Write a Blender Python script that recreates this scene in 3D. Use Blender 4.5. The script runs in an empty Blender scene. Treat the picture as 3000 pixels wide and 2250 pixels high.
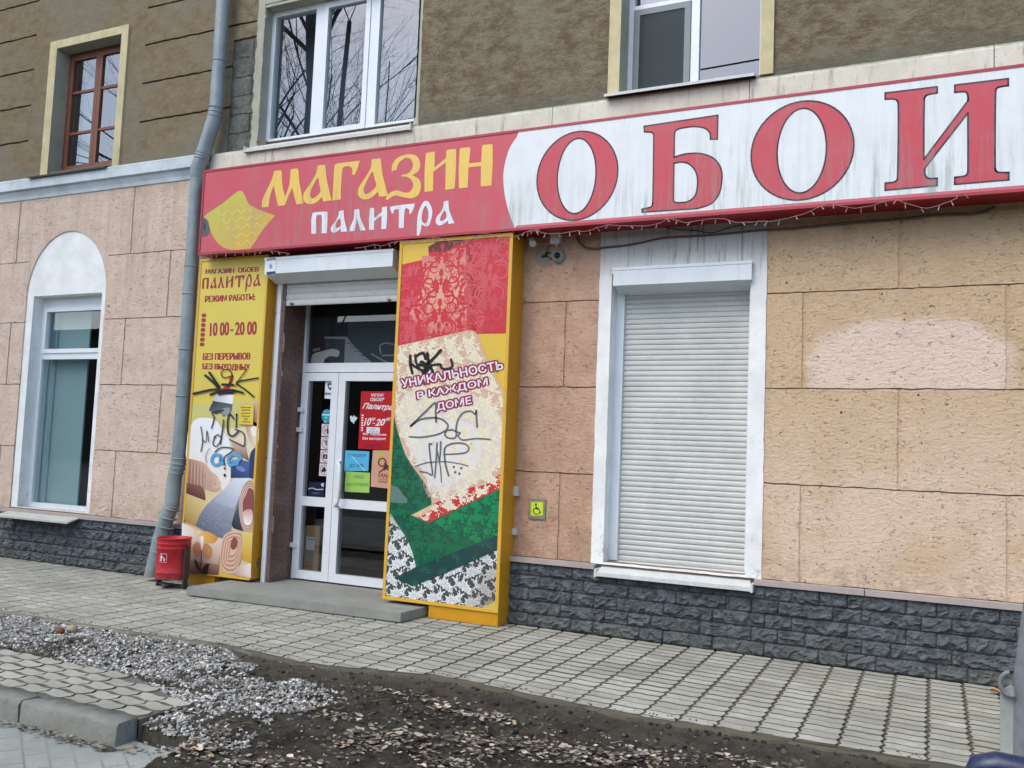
import bpy, math, random
from mathutils import Matrix, Vector, noise
from mathutils.geometry import tessellate_polygon
random.seed(7)
S = bpy.context.scene
COL = S.collection
# ------------------------------------------------------------------ camera
FPX, D0, HC = 2612.0, 7.25, 1.5
MR = Matrix(((0.90430855, 0.00353527, -0.42686478), (0.42504494, 0.08514862, 0.90115843), (0.03953279, -0.99636199, 0.07549798)))
CAM = Vector((0, -D0, HC))
cd = bpy.data.cameras.new('camera'); cam = bpy.data.objects.new('camera', cd); COL.objects.link(cam)
cd.sensor_width = 36; cd.lens = FPX / 3000 * 36; cd.clip_end = 500; cd.clip_start = 0.05
_r, _u, _b = MR.col[0], -MR.col[1], -MR.col[2]
cam.matrix_world = Matrix(((_r[0], _u[0], _b[0], CAM[0]), (_r[1], _u[1], _b[1], CAM[1]), (_r[2], _u[2], _b[2], CAM[2]), (0, 0, 0, 1)))
S.camera = cam
# ------------------------------------------------------------------ sky and sun (overcast)
w = bpy.data.worlds.new("World"); S.world = w; w.use_nodes = True
nt = w.node_tree; nt.nodes.clear()
sky = nt.nodes.new('ShaderNodeTexSky'); sky.sky_type = 'NISHITA'; sky.sun_disc = False
SUN_EL, SUN_AZ = math.radians(52), math.radians(205)
sky.sun_elevation = SUN_EL; sky.sun_rotation = SUN_AZ; sky.dust_density = 2.0; sky.air_density = 1.0; sky.ozone_density = 0.6
bg = nt.nodes.new('ShaderNodeBackground'); bg.inputs[1].default_value = 0.15
ow = nt.nodes.new('ShaderNodeOutputWorld')
nt.links.new(sky.outputs[0], bg.inputs[0]); nt.links.new(bg.outputs[0], ow.inputs[0])
ld = bpy.data.lights.new('sun', 'SUN'); ld.energy = 0.75; ld.angle = math.radians(45); ld.color = (1, 0.98, 0.88)
sun = bpy.data.objects.new('sun', ld); COL.objects.link(sun)
sd = Vector((math.sin(SUN_AZ) * math.cos(SUN_EL), math.cos(SUN_AZ) * math.cos(SUN_EL), math.sin(SUN_EL)))
sun.rotation_euler = sd.to_track_quat('Z', 'Y').to_euler(); sun.location = (0, -10, 12)
S.view_settings.view_transform = 'Standard'; S.view_settings.look = 'None'
S.view_settings.exposure = 1.0; S.view_settings.gamma = 1
S.render.engine = 'CYCLES'
S.cycles.max_bounces = 8; S.cycles.transparent_max_bounces = 12
S.cycles.caustics_reflective = False; S.cycles.caustics_refractive = False

# ------------------------------------------------------------------ survey: photo measurements -> metres
def _ray(px, py): return MR @ Vector((px - 1500, py - 1125, FPX))
def W(px, py, Y=0.0):
    r = _ray(px, py); return CAM + r * ((Y + D0) / r[1])
def G(px, py, Z=0.0):
    r = _ray(px, py); return CAM + r * ((Z - HC) / r[2])
def zt(x0, y0, k): return lambda pts: [(x0 + x * k, y0 + y * k) for x, y in pts]

# ------------------------------------------------------------------ colours and materials
def lin(h):
    h = h.lstrip('#'); o = []
    for i in (0, 2, 4):
        v = int(h[i:i + 2], 16) / 255
        o.append(v / 12.92 if v <= 0.04045 else ((v + 0.055) / 1.055) ** 2.4)
    return o
def c4(h, k=1.0):
    if isinstance(h, str): h = lin(h)
    return (h[0] * k, h[1] * k, h[2] * k, 1)
class NT:
    def __init__(s, name):
        s.m = bpy.data.materials.new(name); s.m.use_nodes = True; s.t = s.m.node_tree
        s.b = s.t.nodes['Principled BSDF']; s.out = s.t.nodes['Material Output']
        s.pos = s.n('ShaderNodeNewGeometry').outputs['Position']
    def n(s, typ, ins=None, **pr):
        nd = s.t.nodes.new(typ)
        for k, v in pr.items(): setattr(nd, k, v)
        for k, v in (ins or {}).items(): s.set(nd.inputs[k], v)
        return nd
    def set(s, inp, v):
        if isinstance(v, bpy.types.NodeSocket): s.t.links.new(v, inp)
        else: inp.default_value = v
    def vec(s, sx=1, sy=1, sz=1, off=(0, 0, 0)):
        return s.n('ShaderNodeMapping', {'Vector': s.pos, 'Scale': (sx, sy, sz), 'Location': off}).outputs[0]
    def noise(s, scale=5, detail=4, rough=0.6, v=None, dist=0):
        return s.n('ShaderNodeTexNoise', {'Vector': v if v is not None else s.pos, 'Scale': scale, 'Detail': detail, 'Roughness': rough, 'Distortion': dist}).outputs[0]
    def voro(s, scale=5, v=None, feat='F1'):
        return s.n('ShaderNodeTexVoronoi', {'Vector': v if v is not None else s.pos, 'Scale': scale}, feature=feat).outputs['Distance']
    def ramp(s, f, a, b, lo=0.0, hi=1.0):
        nd = s.n('ShaderNodeMapRange', {'Value': f, 'From Min': a, 'From Max': b, 'To Min': lo, 'To Max': hi}, interpolation_type='SMOOTHSTEP'); return nd.outputs[0]
    def math(s, op, a, b=0.0, c=None):
        nd = s.t.nodes.new('ShaderNodeMath'); nd.operation = op; s.set(nd.inputs[0], a); s.set(nd.inputs[1], b)
        if c is not None: s.set(nd.inputs[2], c)
        return nd.outputs[0]
    def mix(s, f, a, b, mode='MIX'):
        nd = s.t.nodes.new('ShaderNodeMix'); nd.data_type = 'RGBA'; nd.blend_type = mode
        s.set(nd.inputs[0], f)
        for i, v in ((6, a), (7, b)): s.set(nd.inputs[i], c4(v) if isinstance(v, str) else v)
        return nd.outputs[2]
    def xyz(s):
        nd = s.n('ShaderNodeSeparateXYZ', {0: s.pos}); return nd.outputs
    def bump(s, h, strength=0.5, dist=0.01, nrm=None):
        nd = s.n('ShaderNodeBump', {'Height': h, 'Strength': strength, 'Distance': dist})
        if nrm is not None: s.set(nd.inputs['Normal'], nrm)
        return nd.outputs[0]
    def fin(s, col, rough=0.8, bump=None, metal=0.0, spec=0.5):
        s.set(s.b.inputs['Base Color'], c4(col) if isinstance(col, str) else col)
        s.set(s.b.inputs['Roughness'], rough); s.set(s.b.inputs['Metallic'], metal); s.set(s.b.inputs['Specular IOR Level'], spec)
        if bump is not None: s.set(s.b.inputs['Normal'], bump)
        return s.m
MATS = {}
def simple(name, col, rough=0.6, var=0.12, scale=6, dirt=0.0, dirtcol='#4a463e', metal=0.0, bump=0.0, spec=0.5, streak=False, splash=0.0):
    """painted / plain surface with mottling, dirt specks and optional vertical run marks"""
    if name in MATS: return MATS[name]
    t = NT(name)
    n1 = t.noise(scale, 5, 0.65)
    c = t.mix(t.ramp(n1, 0.25, 0.75), c4(col, 1 - var), c4(col, 1 + var * 0.6))
    if dirt:
        n2 = t.noise(scale * 3.1, 6, 0.75, v=t.vec(1, 1, 0.12) if streak else None)
        c = t.mix(t.ramp(n2, 0.5, 0.85, 0, dirt), c, dirtcol)
        n3 = t.noise(scale * 14, 3, 0.7)
        c = t.mix(t.ramp(n3, 0.62, 0.8, 0, dirt), c, dirtcol)
    if splash:
        zz = t.math('MULTIPLY_ADD', t.noise(9, 5, .75), .35, t.xyz()[2]); c = t.mix(t.ramp(zz, splash + .30, .10, 0, .85), c, '#7d796c')
    b = t.bump(t.noise(scale * 12, 5, 0.7), bump, 0.006) if bump else None
    r = t.ramp(n1, 0.2, 0.8, max(0.05, rough - 0.1), min(1, rough + 0.1))
    MATS[name] = t.fin(c, r, b, metal, spec); return MATS[name]
def attr_mat(name, rough=0.4, dirt=0.25, streak=False, bump=0.0, spec=0.4, dirtcol='#6f6f6a', fine=0.0):
    """colour comes from the per-face print / piece colour; dust and run marks on top"""
    if name in MATS: return MATS[name]
    t = NT(name)
    a = t.n('ShaderNodeAttribute', attribute_name='Col').outputs['Color']
    n1 = t.noise(3.0, 6, 0.7)
    c = t.mix(t.ramp(n1, 0.3, 0.8, 0, dirt), a, dirtcol)
    if streak:
        s1 = t.noise(22, 5, 0.75, v=t.vec(1, 1, 0.06)); s2 = t.noise(1.3, 3, 0.6)
        zf = t.ramp(t.xyz()[2], 3.4, 4.2, 1.0, 0.25)
        f = t.math('MULTIPLY', t.ramp(s1, 0.43, 0.72, 0, 0.8), t.math('MULTIPLY', t.ramp(s2, 0.35, 0.65, 0.25, 1), zf))
        c = t.mix(f, c, '#7d8a80')
        s3 = t.noise(60, 3, 0.7, v=t.vec(1, 1, 0.03))
        f3 = t.math('MULTIPLY', t.ramp(s3, 0.62, 0.75, 0, 0.6), t.ramp(t.xyz()[2], 3.38, 3.75, 1, 0))
        c = t.mix(f3, c, '#4c5650')
    if fine: c = t.mix(t.ramp(t.noise(90, 3, 0.7), 0.35, 0.7, 0, fine), c, dirtcol)
    b = t.bump(t.noise(60, 5, 0.7), bump, 0.004) if bump else None
    MATS[name] = t.fin(c, rough, b, 0, spec); return MATS[name]
def glass_mat(name, tint='#dfe8ea', ior=2.1, rough=0.0):
    if name in MATS: return MATS[name]
    t = NT(name); t.t.nodes.remove(t.b)
    tr = t.n('ShaderNodeBsdfTransparent', {'Color': c4(tint)})
    wob = t.bump(t.noise(.8, 1, 0.4), 0.04, 0.004)
    gl = t.n('ShaderNodeBsdfGlossy', {'Color': (1, 1, 1, 1), 'Roughness': rough, 'Normal': wob})
    bf = t.n('ShaderNodeNewGeometry').outputs['Backfacing']
    fr = t.n('ShaderNodeFresnel', {'IOR': t.math('MULTIPLY_ADD', bf, 1 / ior - ior, ior)})
    mx = t.n('ShaderNodeMixShader', {0: fr.outputs[0], 1: tr.outputs[0], 2: gl.outputs[0]})
    t.t.links.new(mx.outputs[0], t.out.inputs[0]); MATS[name] = t.m; return t.m

# ------------------------------------------------------------------ mesh builder
class MB:
    def __init__(s): s.v = []; s.f = []; s.m = []; s.c = []; s.sm = []
    def add(s, vs, fs, mi=0, col=None, smooth=False):
        o = len(s.v); s.v += [tuple(p) for p in vs]
        cc = tuple(c4(col)) if col is not None else (1, 1, 1, 1)
        for f in fs:
            s.f.append([i + o for i in f]); s.m.append(mi); s.c.append([cc] * len(f)); s.sm.append(smooth)
    def box(s, a, b, mi=0, col=None):
        x0, y0, z0 = a; x1, y1, z1 = b
        x0, x1 = min(x0, x1), max(x0, x1); y0, y1 = min(y0, y1), max(y0, y1); z0, z1 = min(z0, z1), max(z0, z1)
        s.add([(x0, y0, z0), (x1, y0, z0), (x1, y1, z0), (x0, y1, z0), (x0, y0, z1), (x1, y0, z1), (x1, y1, z1), (x0, y1, z1)],
              [(0, 3, 2, 1), (4, 5, 6, 7), (0, 1, 5, 4), (1, 2, 6, 5), (2, 3, 7, 6), (3, 0, 4, 7)], mi, col)
    def tube(s, pts, r, n=12, mi=0, col=None, caps=True, smooth=True):
        pts = [Vector(p) for p in pts]; rs = r if isinstance(r, (list, tuple)) else [r] * len(pts)
        vs = []; up = Vector((0.13, 0.27, 0.95)).normalized(); pa = None
        for i, p in enumerate(pts):
            a = pts[max(i - 1, 0)]; b = pts[min(i + 1, len(pts) - 1)]
            d = (b - a).normalized()
            if pa is None: pa = d.cross(up).normalized() if abs(d.dot(up)) < 0.95 else d.cross(Vector((1, 0, 0))).normalized()
            pa = (pa - d * pa.dot(d)).normalized(); pb = d.cross(pa)
            for k in range(n):
                t = 2 * math.pi * k / n
                vs.append(p + (pa * math.cos(t) + pb * math.sin(t)) * rs[i])
        fs = []
        for i in range(len(pts) - 1):
            for k in range(n):
                k2 = (k + 1) % n; fs.append((i * n + k, i * n + k2, (i + 1) * n + k2, (i + 1) * n + k))
        s.add(vs, fs, mi, col, smooth)
        if caps: s.add(vs[:n][::-1], [tuple(range(n))], mi, col); s.add(vs[-n:], [tuple(range(n))], mi, col)
    def lathe(s, c, prof, n=32, mi=0, col=None, ax='Z', smooth=True):
        vs = []; c = Vector(c)
        for r, h in prof:
            for k in range(n):
                t = 2 * math.pi * k / n
                vs.append(c + (Vector((r * math.cos(t), r * math.sin(t), h)) if ax == 'Z' else Vector((r * math.cos(t), -h, r * math.sin(t)))))
        fs = [(i * n + k, i * n + (k + 1) % n, (i + 1) * n + (k + 1) % n, (i + 1) * n + k) for i in range(len(prof) - 1) for k in range(n)]
        s.add(vs, fs, mi, col, smooth)
    def poly(s, pts, holes=(), col=None, mi=0, flip=False):
        """planar polygon (3D points), optional holes"""
        loops = [[Vector(p) for p in pts]] + [[Vector(p) for p in h] for h in holes]
        tris = tessellate_polygon(loops); vs = [p for l in loops for p in l]
        if not tris: return
        fs = []
        for t in tris:
            a, b, c = vs[t[0]], vs[t[1]], vs[t[2]]; n = (b - a).cross(c - a)
            if n.length < 1e-10: continue
            want = n.y > 0 if abs(n.y) > abs(n.z) else n.z < 0   # face the street / the sky
            fs.append(tuple(t)[::-1] if want != flip else tuple(t))
        s.add(vs, fs, mi, col)
    def flat(s, px, Y, col=None, holes=(), mi=0):
        s.poly([W(x, y, Y) for x, y in px], [[W(x, y, Y) for x, y in h] for h in holes], col, mi)
    def prism(s, pts, dv, mi=0, col=None, holes=()):
        """polygon extruded by vector dv, with caps"""
        s.poly(pts, holes, col, mi); dv = Vector(dv)
        for lp in [pts] + list(holes):
            n = len(lp); a = [Vector(p) for p in lp]; b = [p + dv for p in a]
            s.add(a + b, [(i, (i + 1) % n, n + (i + 1) % n, n + i) for i in range(n)], mi, col)
        s.poly([Vector(p) + dv for p in pts], [[Vector(p) + dv for p in h] for h in holes], col, mi, flip=True)
    def stroke(s, px, wd, Y, col, taper=0.0):
        P = spl(px, closed=False, k=6); n = len(P); L = []; R = []
        for i, (x, y) in enumerate(P):
            a = P[max(0, i - 1)]; b = P[min(n - 1, i + 1)]; dx, dy = b[0] - a[0], b[1] - a[1]; l = math.hypot(dx, dy) or 1
            ww = wd * 0.5 * (1 - taper * i / n); L.append((x - dy / l * ww, y + dx / l * ww)); R.append((x + dy / l * ww, y - dx / l * ww))
        for i in range(n - 1): s.flat([L[i], L[i + 1], R[i + 1], R[i]], Y, col)
        for e, (x, y) in ((0, P[0]), (1, P[-1])):
            s.flat([(x + wd * .48 * (1 - taper * e) * math.cos(t * .7854), y + wd * .48 * (1 - taper * e) * math.sin(t * .7854)) for t in range(8)], Y - .0002, col)
    def text(s, body, bl, br, tl, Y, col, bold=0.0, mi=0):
        """lettering fitted between three measured corners of its bounding box"""
        vs, fs, (x0, x1, y0, y1) = glyphs(body, bold)
        A, B, C = W(*bl, Y), W(*br, Y), W(*tl, Y)
        s.add([A + (B - A) * ((x - x0) / (x1 - x0)) + (C - A) * ((y - y0) / (y1 - y0)) for x, y in vs], fs, mi, col)
    def build(s, name, mats, parent=None, smooth=None, merge=False):
        me = bpy.data.meshes.new(name); me.from_pydata(s.v, [], s.f)
        mats = mats if isinstance(mats, (list, tuple)) else [mats]
        for m in mats: me.materials.append(m)
        me.polygons.foreach_set('material_index', s.m)
        me.polygons.foreach_set('use_smooth', s.sm if smooth is None else [smooth] * len(s.f))
        ca = me.color_attributes.new('Col', 'FLOAT_COLOR', 'CORNER')
        ca.data.foreach_set('color', [x for f in s.c for c in f for x in c])
        me.update(); o = bpy.data.objects.new(name, me); COL.objects.link(o)
        if parent is not None: link(o, parent)
        return o
def link(o, parent):
    o.parent = parent; o.matrix_parent_inverse = wm(parent).inverted()
def wm(o):
    return (wm(o.parent) @ o.matrix_parent_inverse @ o.matrix_basis) if o.parent else o.matrix_basis.copy()
def spl(pts, closed=True, k=5):
    """Catmull-Rom; a point written (x, y, 1) is a sharp corner"""
    n = len(pts); out = []
    P = [(p[0], p[1]) for p in pts]; sh = [len(p) > 2 for p in pts]
    for i in range(n if closed else n - 1):
        p1, p2 = P[i], P[(i + 1) % n]
        p0 = P[i - 1] if (closed or i > 0) else p1
        p3 = P[(i + 2) % n] if (closed or i + 2 < n) else p2
        if sh[i]: p0 = p1
        if sh[(i + 1) % n]: p3 = p2
        if sh[i] and sh[(i + 1) % n]: out.append(p1); continue
        seg_ = math.hypot(p2[0] - p1[0], p2[1] - p1[1]); l1 = math.hypot(p2[0] - p0[0], p2[1] - p0[1]) * .5 or 1; l2 = math.hypot(p3[0] - p1[0], p3[1] - p1[1]) * .5 or 1
        g1, g2_ = min(1, seg_ / l1) * .5, min(1, seg_ / l2) * .5
        for j in range(k):
            t = j / k; a = []
            for q in (0, 1):
                m1 = (p2[q] - p0[q]) * g1; m2 = (p3[q] - p1[q]) * g2_
                a.append((2 * t**3 - 3 * t**2 + 1) * p1[q] + (t**3 - 2 * t**2 + t) * m1 + (-2 * t**3 + 3 * t**2) * p2[q] + (t**3 - t**2) * m2)
            out.append(tuple(a))
    if not closed: out.append(P[-1])
    return out
_gc = {}
def glyphs(body, bold):
    if (body, bold) not in _gc:
        cu = bpy.data.curves.new('t', 'FONT'); cu.body = body; cu.offset = bold; cu.resolution_u = 4; cu.align_x = 'CENTER'
        o = bpy.data.objects.new('t', cu); COL.objects.link(o)
        me = bpy.data.meshes.new_from_object(o.evaluated_get(bpy.context.evaluated_depsgraph_get()))
        vs = [(v.co.x, v.co.y) for v in me.vertices]; fs = []
        for p in me.polygons:
            t = list(p.vertices); fs.append(t if p.normal.z > 0 else t[::-1])
        xs = [v[0] for v in vs]; ys = [v[1] for v in vs]
        _gc[(body, bold)] = (vs, fs, (min(xs), max(xs), min(ys), max(ys)))
        bpy.data.objects.remove(o); bpy.data.curves.remove(cu); bpy.data.meshes.remove(me)
    return _gc[(body, bold)]
def tag(o, label=None, cat=None, group=None, kind=None):
    for k, v in (('label', label), ('category', cat), ('group', group), ('kind', kind)):
        if v: o[k] = v
    return o
def thing(name, loc, label, cat, group=None):
    o = bpy.data.objects.new(name, None); o.location = loc; o.empty_display_size = 0.2; COL.objects.link(o)
    return tag(o, label, cat, group)
def clip(P, R):   # Sutherland-Hodgman, R convex counter-clockwise, (x, z)
    for i in range(len(R)):
        a, b = R[i], R[(i + 1) % len(R)]; out = []
        f = lambda p: (b[0] - a[0]) * (p[1] - a[1]) - (b[1] - a[1]) * (p[0] - a[0])
        for j in range(len(P)):
            p, q_ = P[j - 1], P[j]; fp, fq = f(p), f(q_)
            if (fp >= 0) != (fq >= 0): t_ = fp / (fp - fq); out.append((p[0] + (q_[0] - p[0]) * t_, p[1] + (q_[1] - p[1]) * t_))
            if fq >= 0: out.append(q_)
        P = out
        if len(P) < 3: return []
    return P
def mixc(a, b, t):
    t = max(0, min(1, t)); a = lin(a) if isinstance(a, str) else a; b = lin(b) if isinstance(b, str) else b; return [p + (q_ - p) * t for p, q_ in zip(a, b)]
def grad(m, P, Y, c1, c2, ang=0.0, n=12, gam=1.0):
    """printed colour blend: polygon P (x, z) cut into strips along a direction"""
    dx, dz = math.cos(ang), math.sin(ang); s_ = [x * dx + z * dz for x, z in P]; a, b = min(s_), max(s_); st = (b - a) / n
    for k in range(n):
        u0, u1 = a + k * st, a + (k + 1) * st; B_ = 9.0
        Rk = [(u0 * dx + B_ * -dz * -1, u0 * dz + B_ * dx * -1), (u1 * dx + B_ * dz, u1 * dz - B_ * dx), (u1 * dx - B_ * dz, u1 * dz + B_ * dx), (u0 * dx - B_ * dz, u0 * dz + B_ * dx)]
        C = clip(P, Rk)
        if len(C) > 2: m.poly([(x, Y, z) for x, z in C], (), mixc(c1, c2, ((k + .5) / n) ** gam))
def rects_minus(rects, holes):
    for hx0, hx1, hz0, hz1 in holes:
        out = []
        for x0, x1, z0, z1 in rects:
            if hx0 >= x1 or hx1 <= x0 or hz0 >= z1 or hz1 <= z0: out.append((x0, x1, z0, z1)); continue
            if z1 > hz1: out.append((x0, x1, hz1, z1))
            if z0 < hz0: out.append((x0, x1, z0, hz0))
            a, b = max(z0, hz0), min(z1, hz1)
            if x0 < hx0: out.append((x0, hx0, a, b))
            if x1 > hx1: out.append((hx1, x1, a, b))
        rects = out
    return rects

# ================================================================== STRUCTURE MATERIALS
def m_lower():
    t = NT('pink_stucco'); X, Y, Z = t.xyz()
    n1 = t.noise(0.9, 5, 0.65); n2 = t.noise(4.5, 5, 0.7)
    pink = t.mix(t.ramp(n2, .3, .7), '#ddcaba', '#d3baa7')
    orange = t.mix(t.ramp(n2, .3, .7), '#cfac93', '#ba967e')
    tan = t.mix(t.ramp(n2, .25, .75), '#ccb08e', '#d5ba97')
    wob = t.math('MULTIPLY_ADD', n1, 0.5, X)
    c = t.mix(t.ramp(wob, -6.0, -4.5), pink, orange)
    c = t.mix(t.ramp(wob, -1.3, -0.9), c, tan)
    # right bay: repainted pinker patches low on the wall and one block-shaped patch
    lowp = t.math('MULTIPLY', t.ramp(t.math('MULTIPLY_ADD', n1, 1.6, Z), 3.1, 1.9), t.ramp(wob, -1.2, -0.7))
    c = t.mix(t.math('MULTIPLY', lowp, t.ramp(t.noise(1.7, 3, .6), .3, .55)), c, '#e0c7b0')
    dx = t.math('DIVIDE', t.math('ABSOLUTE', t.math('ADD', X, 0.18)), 0.72)
    dz = t.math('DIVIDE', t.math('ABSOLUTE', t.math('ADD', Z, -2.2)), 0.42)
    e = t.math('ADD', t.math('POWER', dx, 3.0), t.math('POWER', dz, 2.6))
    e = t.math('ADD', e, t.math('MULTIPLY', t.math('SUBTRACT', t.noise(4, 4, .6), 0.5), 1.0))
    patch = t.math('MULTIPLY', t.ramp(e, 1.2, 0.6, 0, 1), t.ramp(Z, 2.06, 2.09))
    c = t.mix(patch, c, '#e6cfbd')
    # soot below the cornice / sign, run marks, drilled pits
    st = t.noise(9, 5, .7, v=t.vec(1, 1, .05))
    soot = t.math('MULTIPLY', t.ramp(Z, 2.7, 3.6), t.ramp(st, .42, .75, 0, .28))
    c = t.mix(soot, c, '#7a6c56')
    c = t.mix(t.math('MULTIPLY', t.ramp(t.noise(2.3, 6, .7), .5, .72), .25), c, '#a08d70')
    low = t.math('MULTIPLY', t.ramp(Z, .95, .58), t.ramp(t.noise(7, 4, .7), .35, .7, 0, .5)); c = t.mix(low, c, '#8d7c66')
    v = t.vec(1.0, 1, 1.8)
    pits = t.ramp(t.noise(30, 5, .82, v=v, dist=.8), .64, .60)      # 0 in pits
    pm = t.ramp(t.noise(2.2, 4, .7), .36, .6, .12, 1)
    pit = t.math('MULTIPLY', t.math('SUBTRACT', 1.0, pits), pm)
    c = t.mix(t.math('MULTIPLY', pit, .9), c, '#644a3a')
    sp = t.math('MULTIPLY', t.ramp(t.noise(75, 3, .75, v=v), .62, .70), t.ramp(t.noise(3.1, 4, .7), .42, .62)); c = t.mix(t.math('MULTIPLY', sp, .8), c, '#5e4637')
    hol = t.ramp(t.voro(3.6), .045, .020); c = t.mix(hol, c, '#2f241c')
    h = t.math('ADD', t.math('MULTIPLY', t.noise(26, 6, .72, v=v, dist=.5), 1.0), t.math('MULTIPLY', pit, -0.8))
    MATS['pink_stucco'] = t.fin(c, .93, t.bump(h, 1.0, .015), spec=.2)
m_lower()
def m_upper():
    t = NT('brown_stucco'); X, Y, Z = t.xyz()
    v = t.vec(1, 1, 1.7)
    n = t.noise(5.5, 8, .8, v=v, dist=.3); n2 = t.noise(1.1, 4, .6)
    right = t.mix(t.ramp(n, .38, .62), '#786650', '#989078')
    right = t.mix(t.math('MULTIPLY', t.ramp(n2, .5, .62), .35), right, '#9b9a86')
    left = t.mix(t.ramp(n, .3, .7), '#75644c', '#8a7f68')
    left = t.mix(t.math('MULTIPLY', t.ramp(n2, .45, .6), .5), left, '#7f7c6e')
    c = t.mix(t.ramp(X, -7.2, -6.5), left, right)
    c = t.mix(t.math('MULTIPLY', t.ramp(t.math('MULTIPLY_ADD', t.noise(3, 3, .6), .3, Z), 5.05, 4.74), .7), c, '#77766a')
    fine = t.noise(42, 6, .82, v=v); c = t.mix(t.ramp(fine, .56, .70, 0, .55), c, '#4b3f31')
    c = t.mix(t.ramp(t.noise(27, 6, .8, v=v), .58, .72, 0, .4), c, '#b3a88c')
    h = t.math('ADD', t.noise(14, 8, .8, v=v, dist=.3), t.math('MULTIPLY', fine, .6))
    amt = t.ramp(X, -7.3, -6.3, .35, .9)
    bn = t.n('ShaderNodeBump', {'Height': h, 'Strength': amt, 'Distance': .035})
    MATS['brown_stucco'] = t.fin(c, .95, bn.outputs[0], spec=.15)
m_upper()
def m_white():
    t = NT('white_plaster'); X, Y, Z = t.xyz()
    n = t.noise(3, 5, .6); c = t.mix(t.ramp(n, .3, .7), '#eef0ee', '#dcdfdc')
    s = t.noise(26, 6, .8, v=t.vec(1, 1, .055))
    f = t.math('MULTIPLY', t.ramp(s, .5, .66), t.ramp(Z, 2.95, 3.15)); f = t.math('MULTIPLY', f, t.ramp(X, -6, -5.9, 0, .8))
    c = t.mix(f, c, '#3f3d3b')
    c = t.mix(t.math('MULTIPLY', t.ramp(Z, 2.9, 3.3), t.ramp(X, -6, -5.9, 0, .55)), c, '#8c8a86')
    c = t.mix(t.math('MULTIPLY', t.ramp(t.noise(11, 6, .8), .52, .7), t.ramp(Z, 1.2, .6, .12, .6)), c, '#77756d')
    MATS['white_plaster'] = t.fin(c, .8, t.bump(t.noise(18, 5, .7), .35, .008), spec=.3)
m_white()
def m_cornice():
    t = NT('cornice_plaster'); X, Y, Z = t.xyz()
    n = t.noise(2.5, 5, .6)
    left = t.mix(t.ramp(n, .3, .7), '#d3dce2', '#bcc6cb'); right = t.mix(t.ramp(n, .3, .7), '#dadacb', '#c6c5b4')
    c = t.mix(t.ramp(X, -7.3, -7.1), left, right)
    s = t.noise(13, 6, .78, v=t.vec(1, 1, .10)); c = t.mix(t.math('MULTIPLY', t.ramp(s, .52, .7), t.ramp(X, -7.3, -6, .15, .65)), c, '#625d4d')
    top = t.math('MULTIPLY', t.ramp(t.math('MULTIPLY_ADD', t.noise(8, 4, .7), .05, Z), 4.60, 4.645), t.ramp(X, -7.3, -6, .3, .8)); c = t.mix(top, c, '#6c6a58')
    c = t.mix(t.ramp(t.noise(30, 4, .7), .62, .75, 0, .6), c, '#59584c')
    MATS['cornice'] = t.fin(c, .85, t.bump(t.noise(25, 5, .7), .5, .008), spec=.25)
m_cornice()
def m_plinth():
    t = NT('rock_face_tile'); X, Y, Z = t.xyz()
    a = t.n('ShaderNodeAttribute', attribute_name='Col').outputs['Color']
    n = t.noise(13, 7, .75); c = t.mix(t.ramp(n, .3, .7), '#434a4e', '#7c8388')
    c = t.mix(.6, c, a, 'MULTIPLY'); c = t.mix(t.math('MULTIPLY', t.ramp(t.noise(45, 5, .8), .55, .75), .45), c, '#8f979c')
    c = t.mix(t.math('MULTIPLY', t.ramp(Z, .28, .0), t.ramp(t.noise(4, 4, .7), .35, .7, .1, .65)), c, '#74746b')
    MATS['rock'] = t.fin(c, .8, t.bump(t.noise(34, 8, .82), 1.0, .02), spec=.35)
m_plinth()
def m_granite():
    t = NT('granite'); n = t.noise(70, 4, .8)
    c = t.mix(t.ramp(n, .35, .65), '#4a3530', '#866a61'); c = t.mix(t.ramp(t.voro(90), .35, .1, 0, .6), c, '#b09a90')
    MATS['granite'] = t.fin(c, .35, spec=.5)
m_granite()
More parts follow.
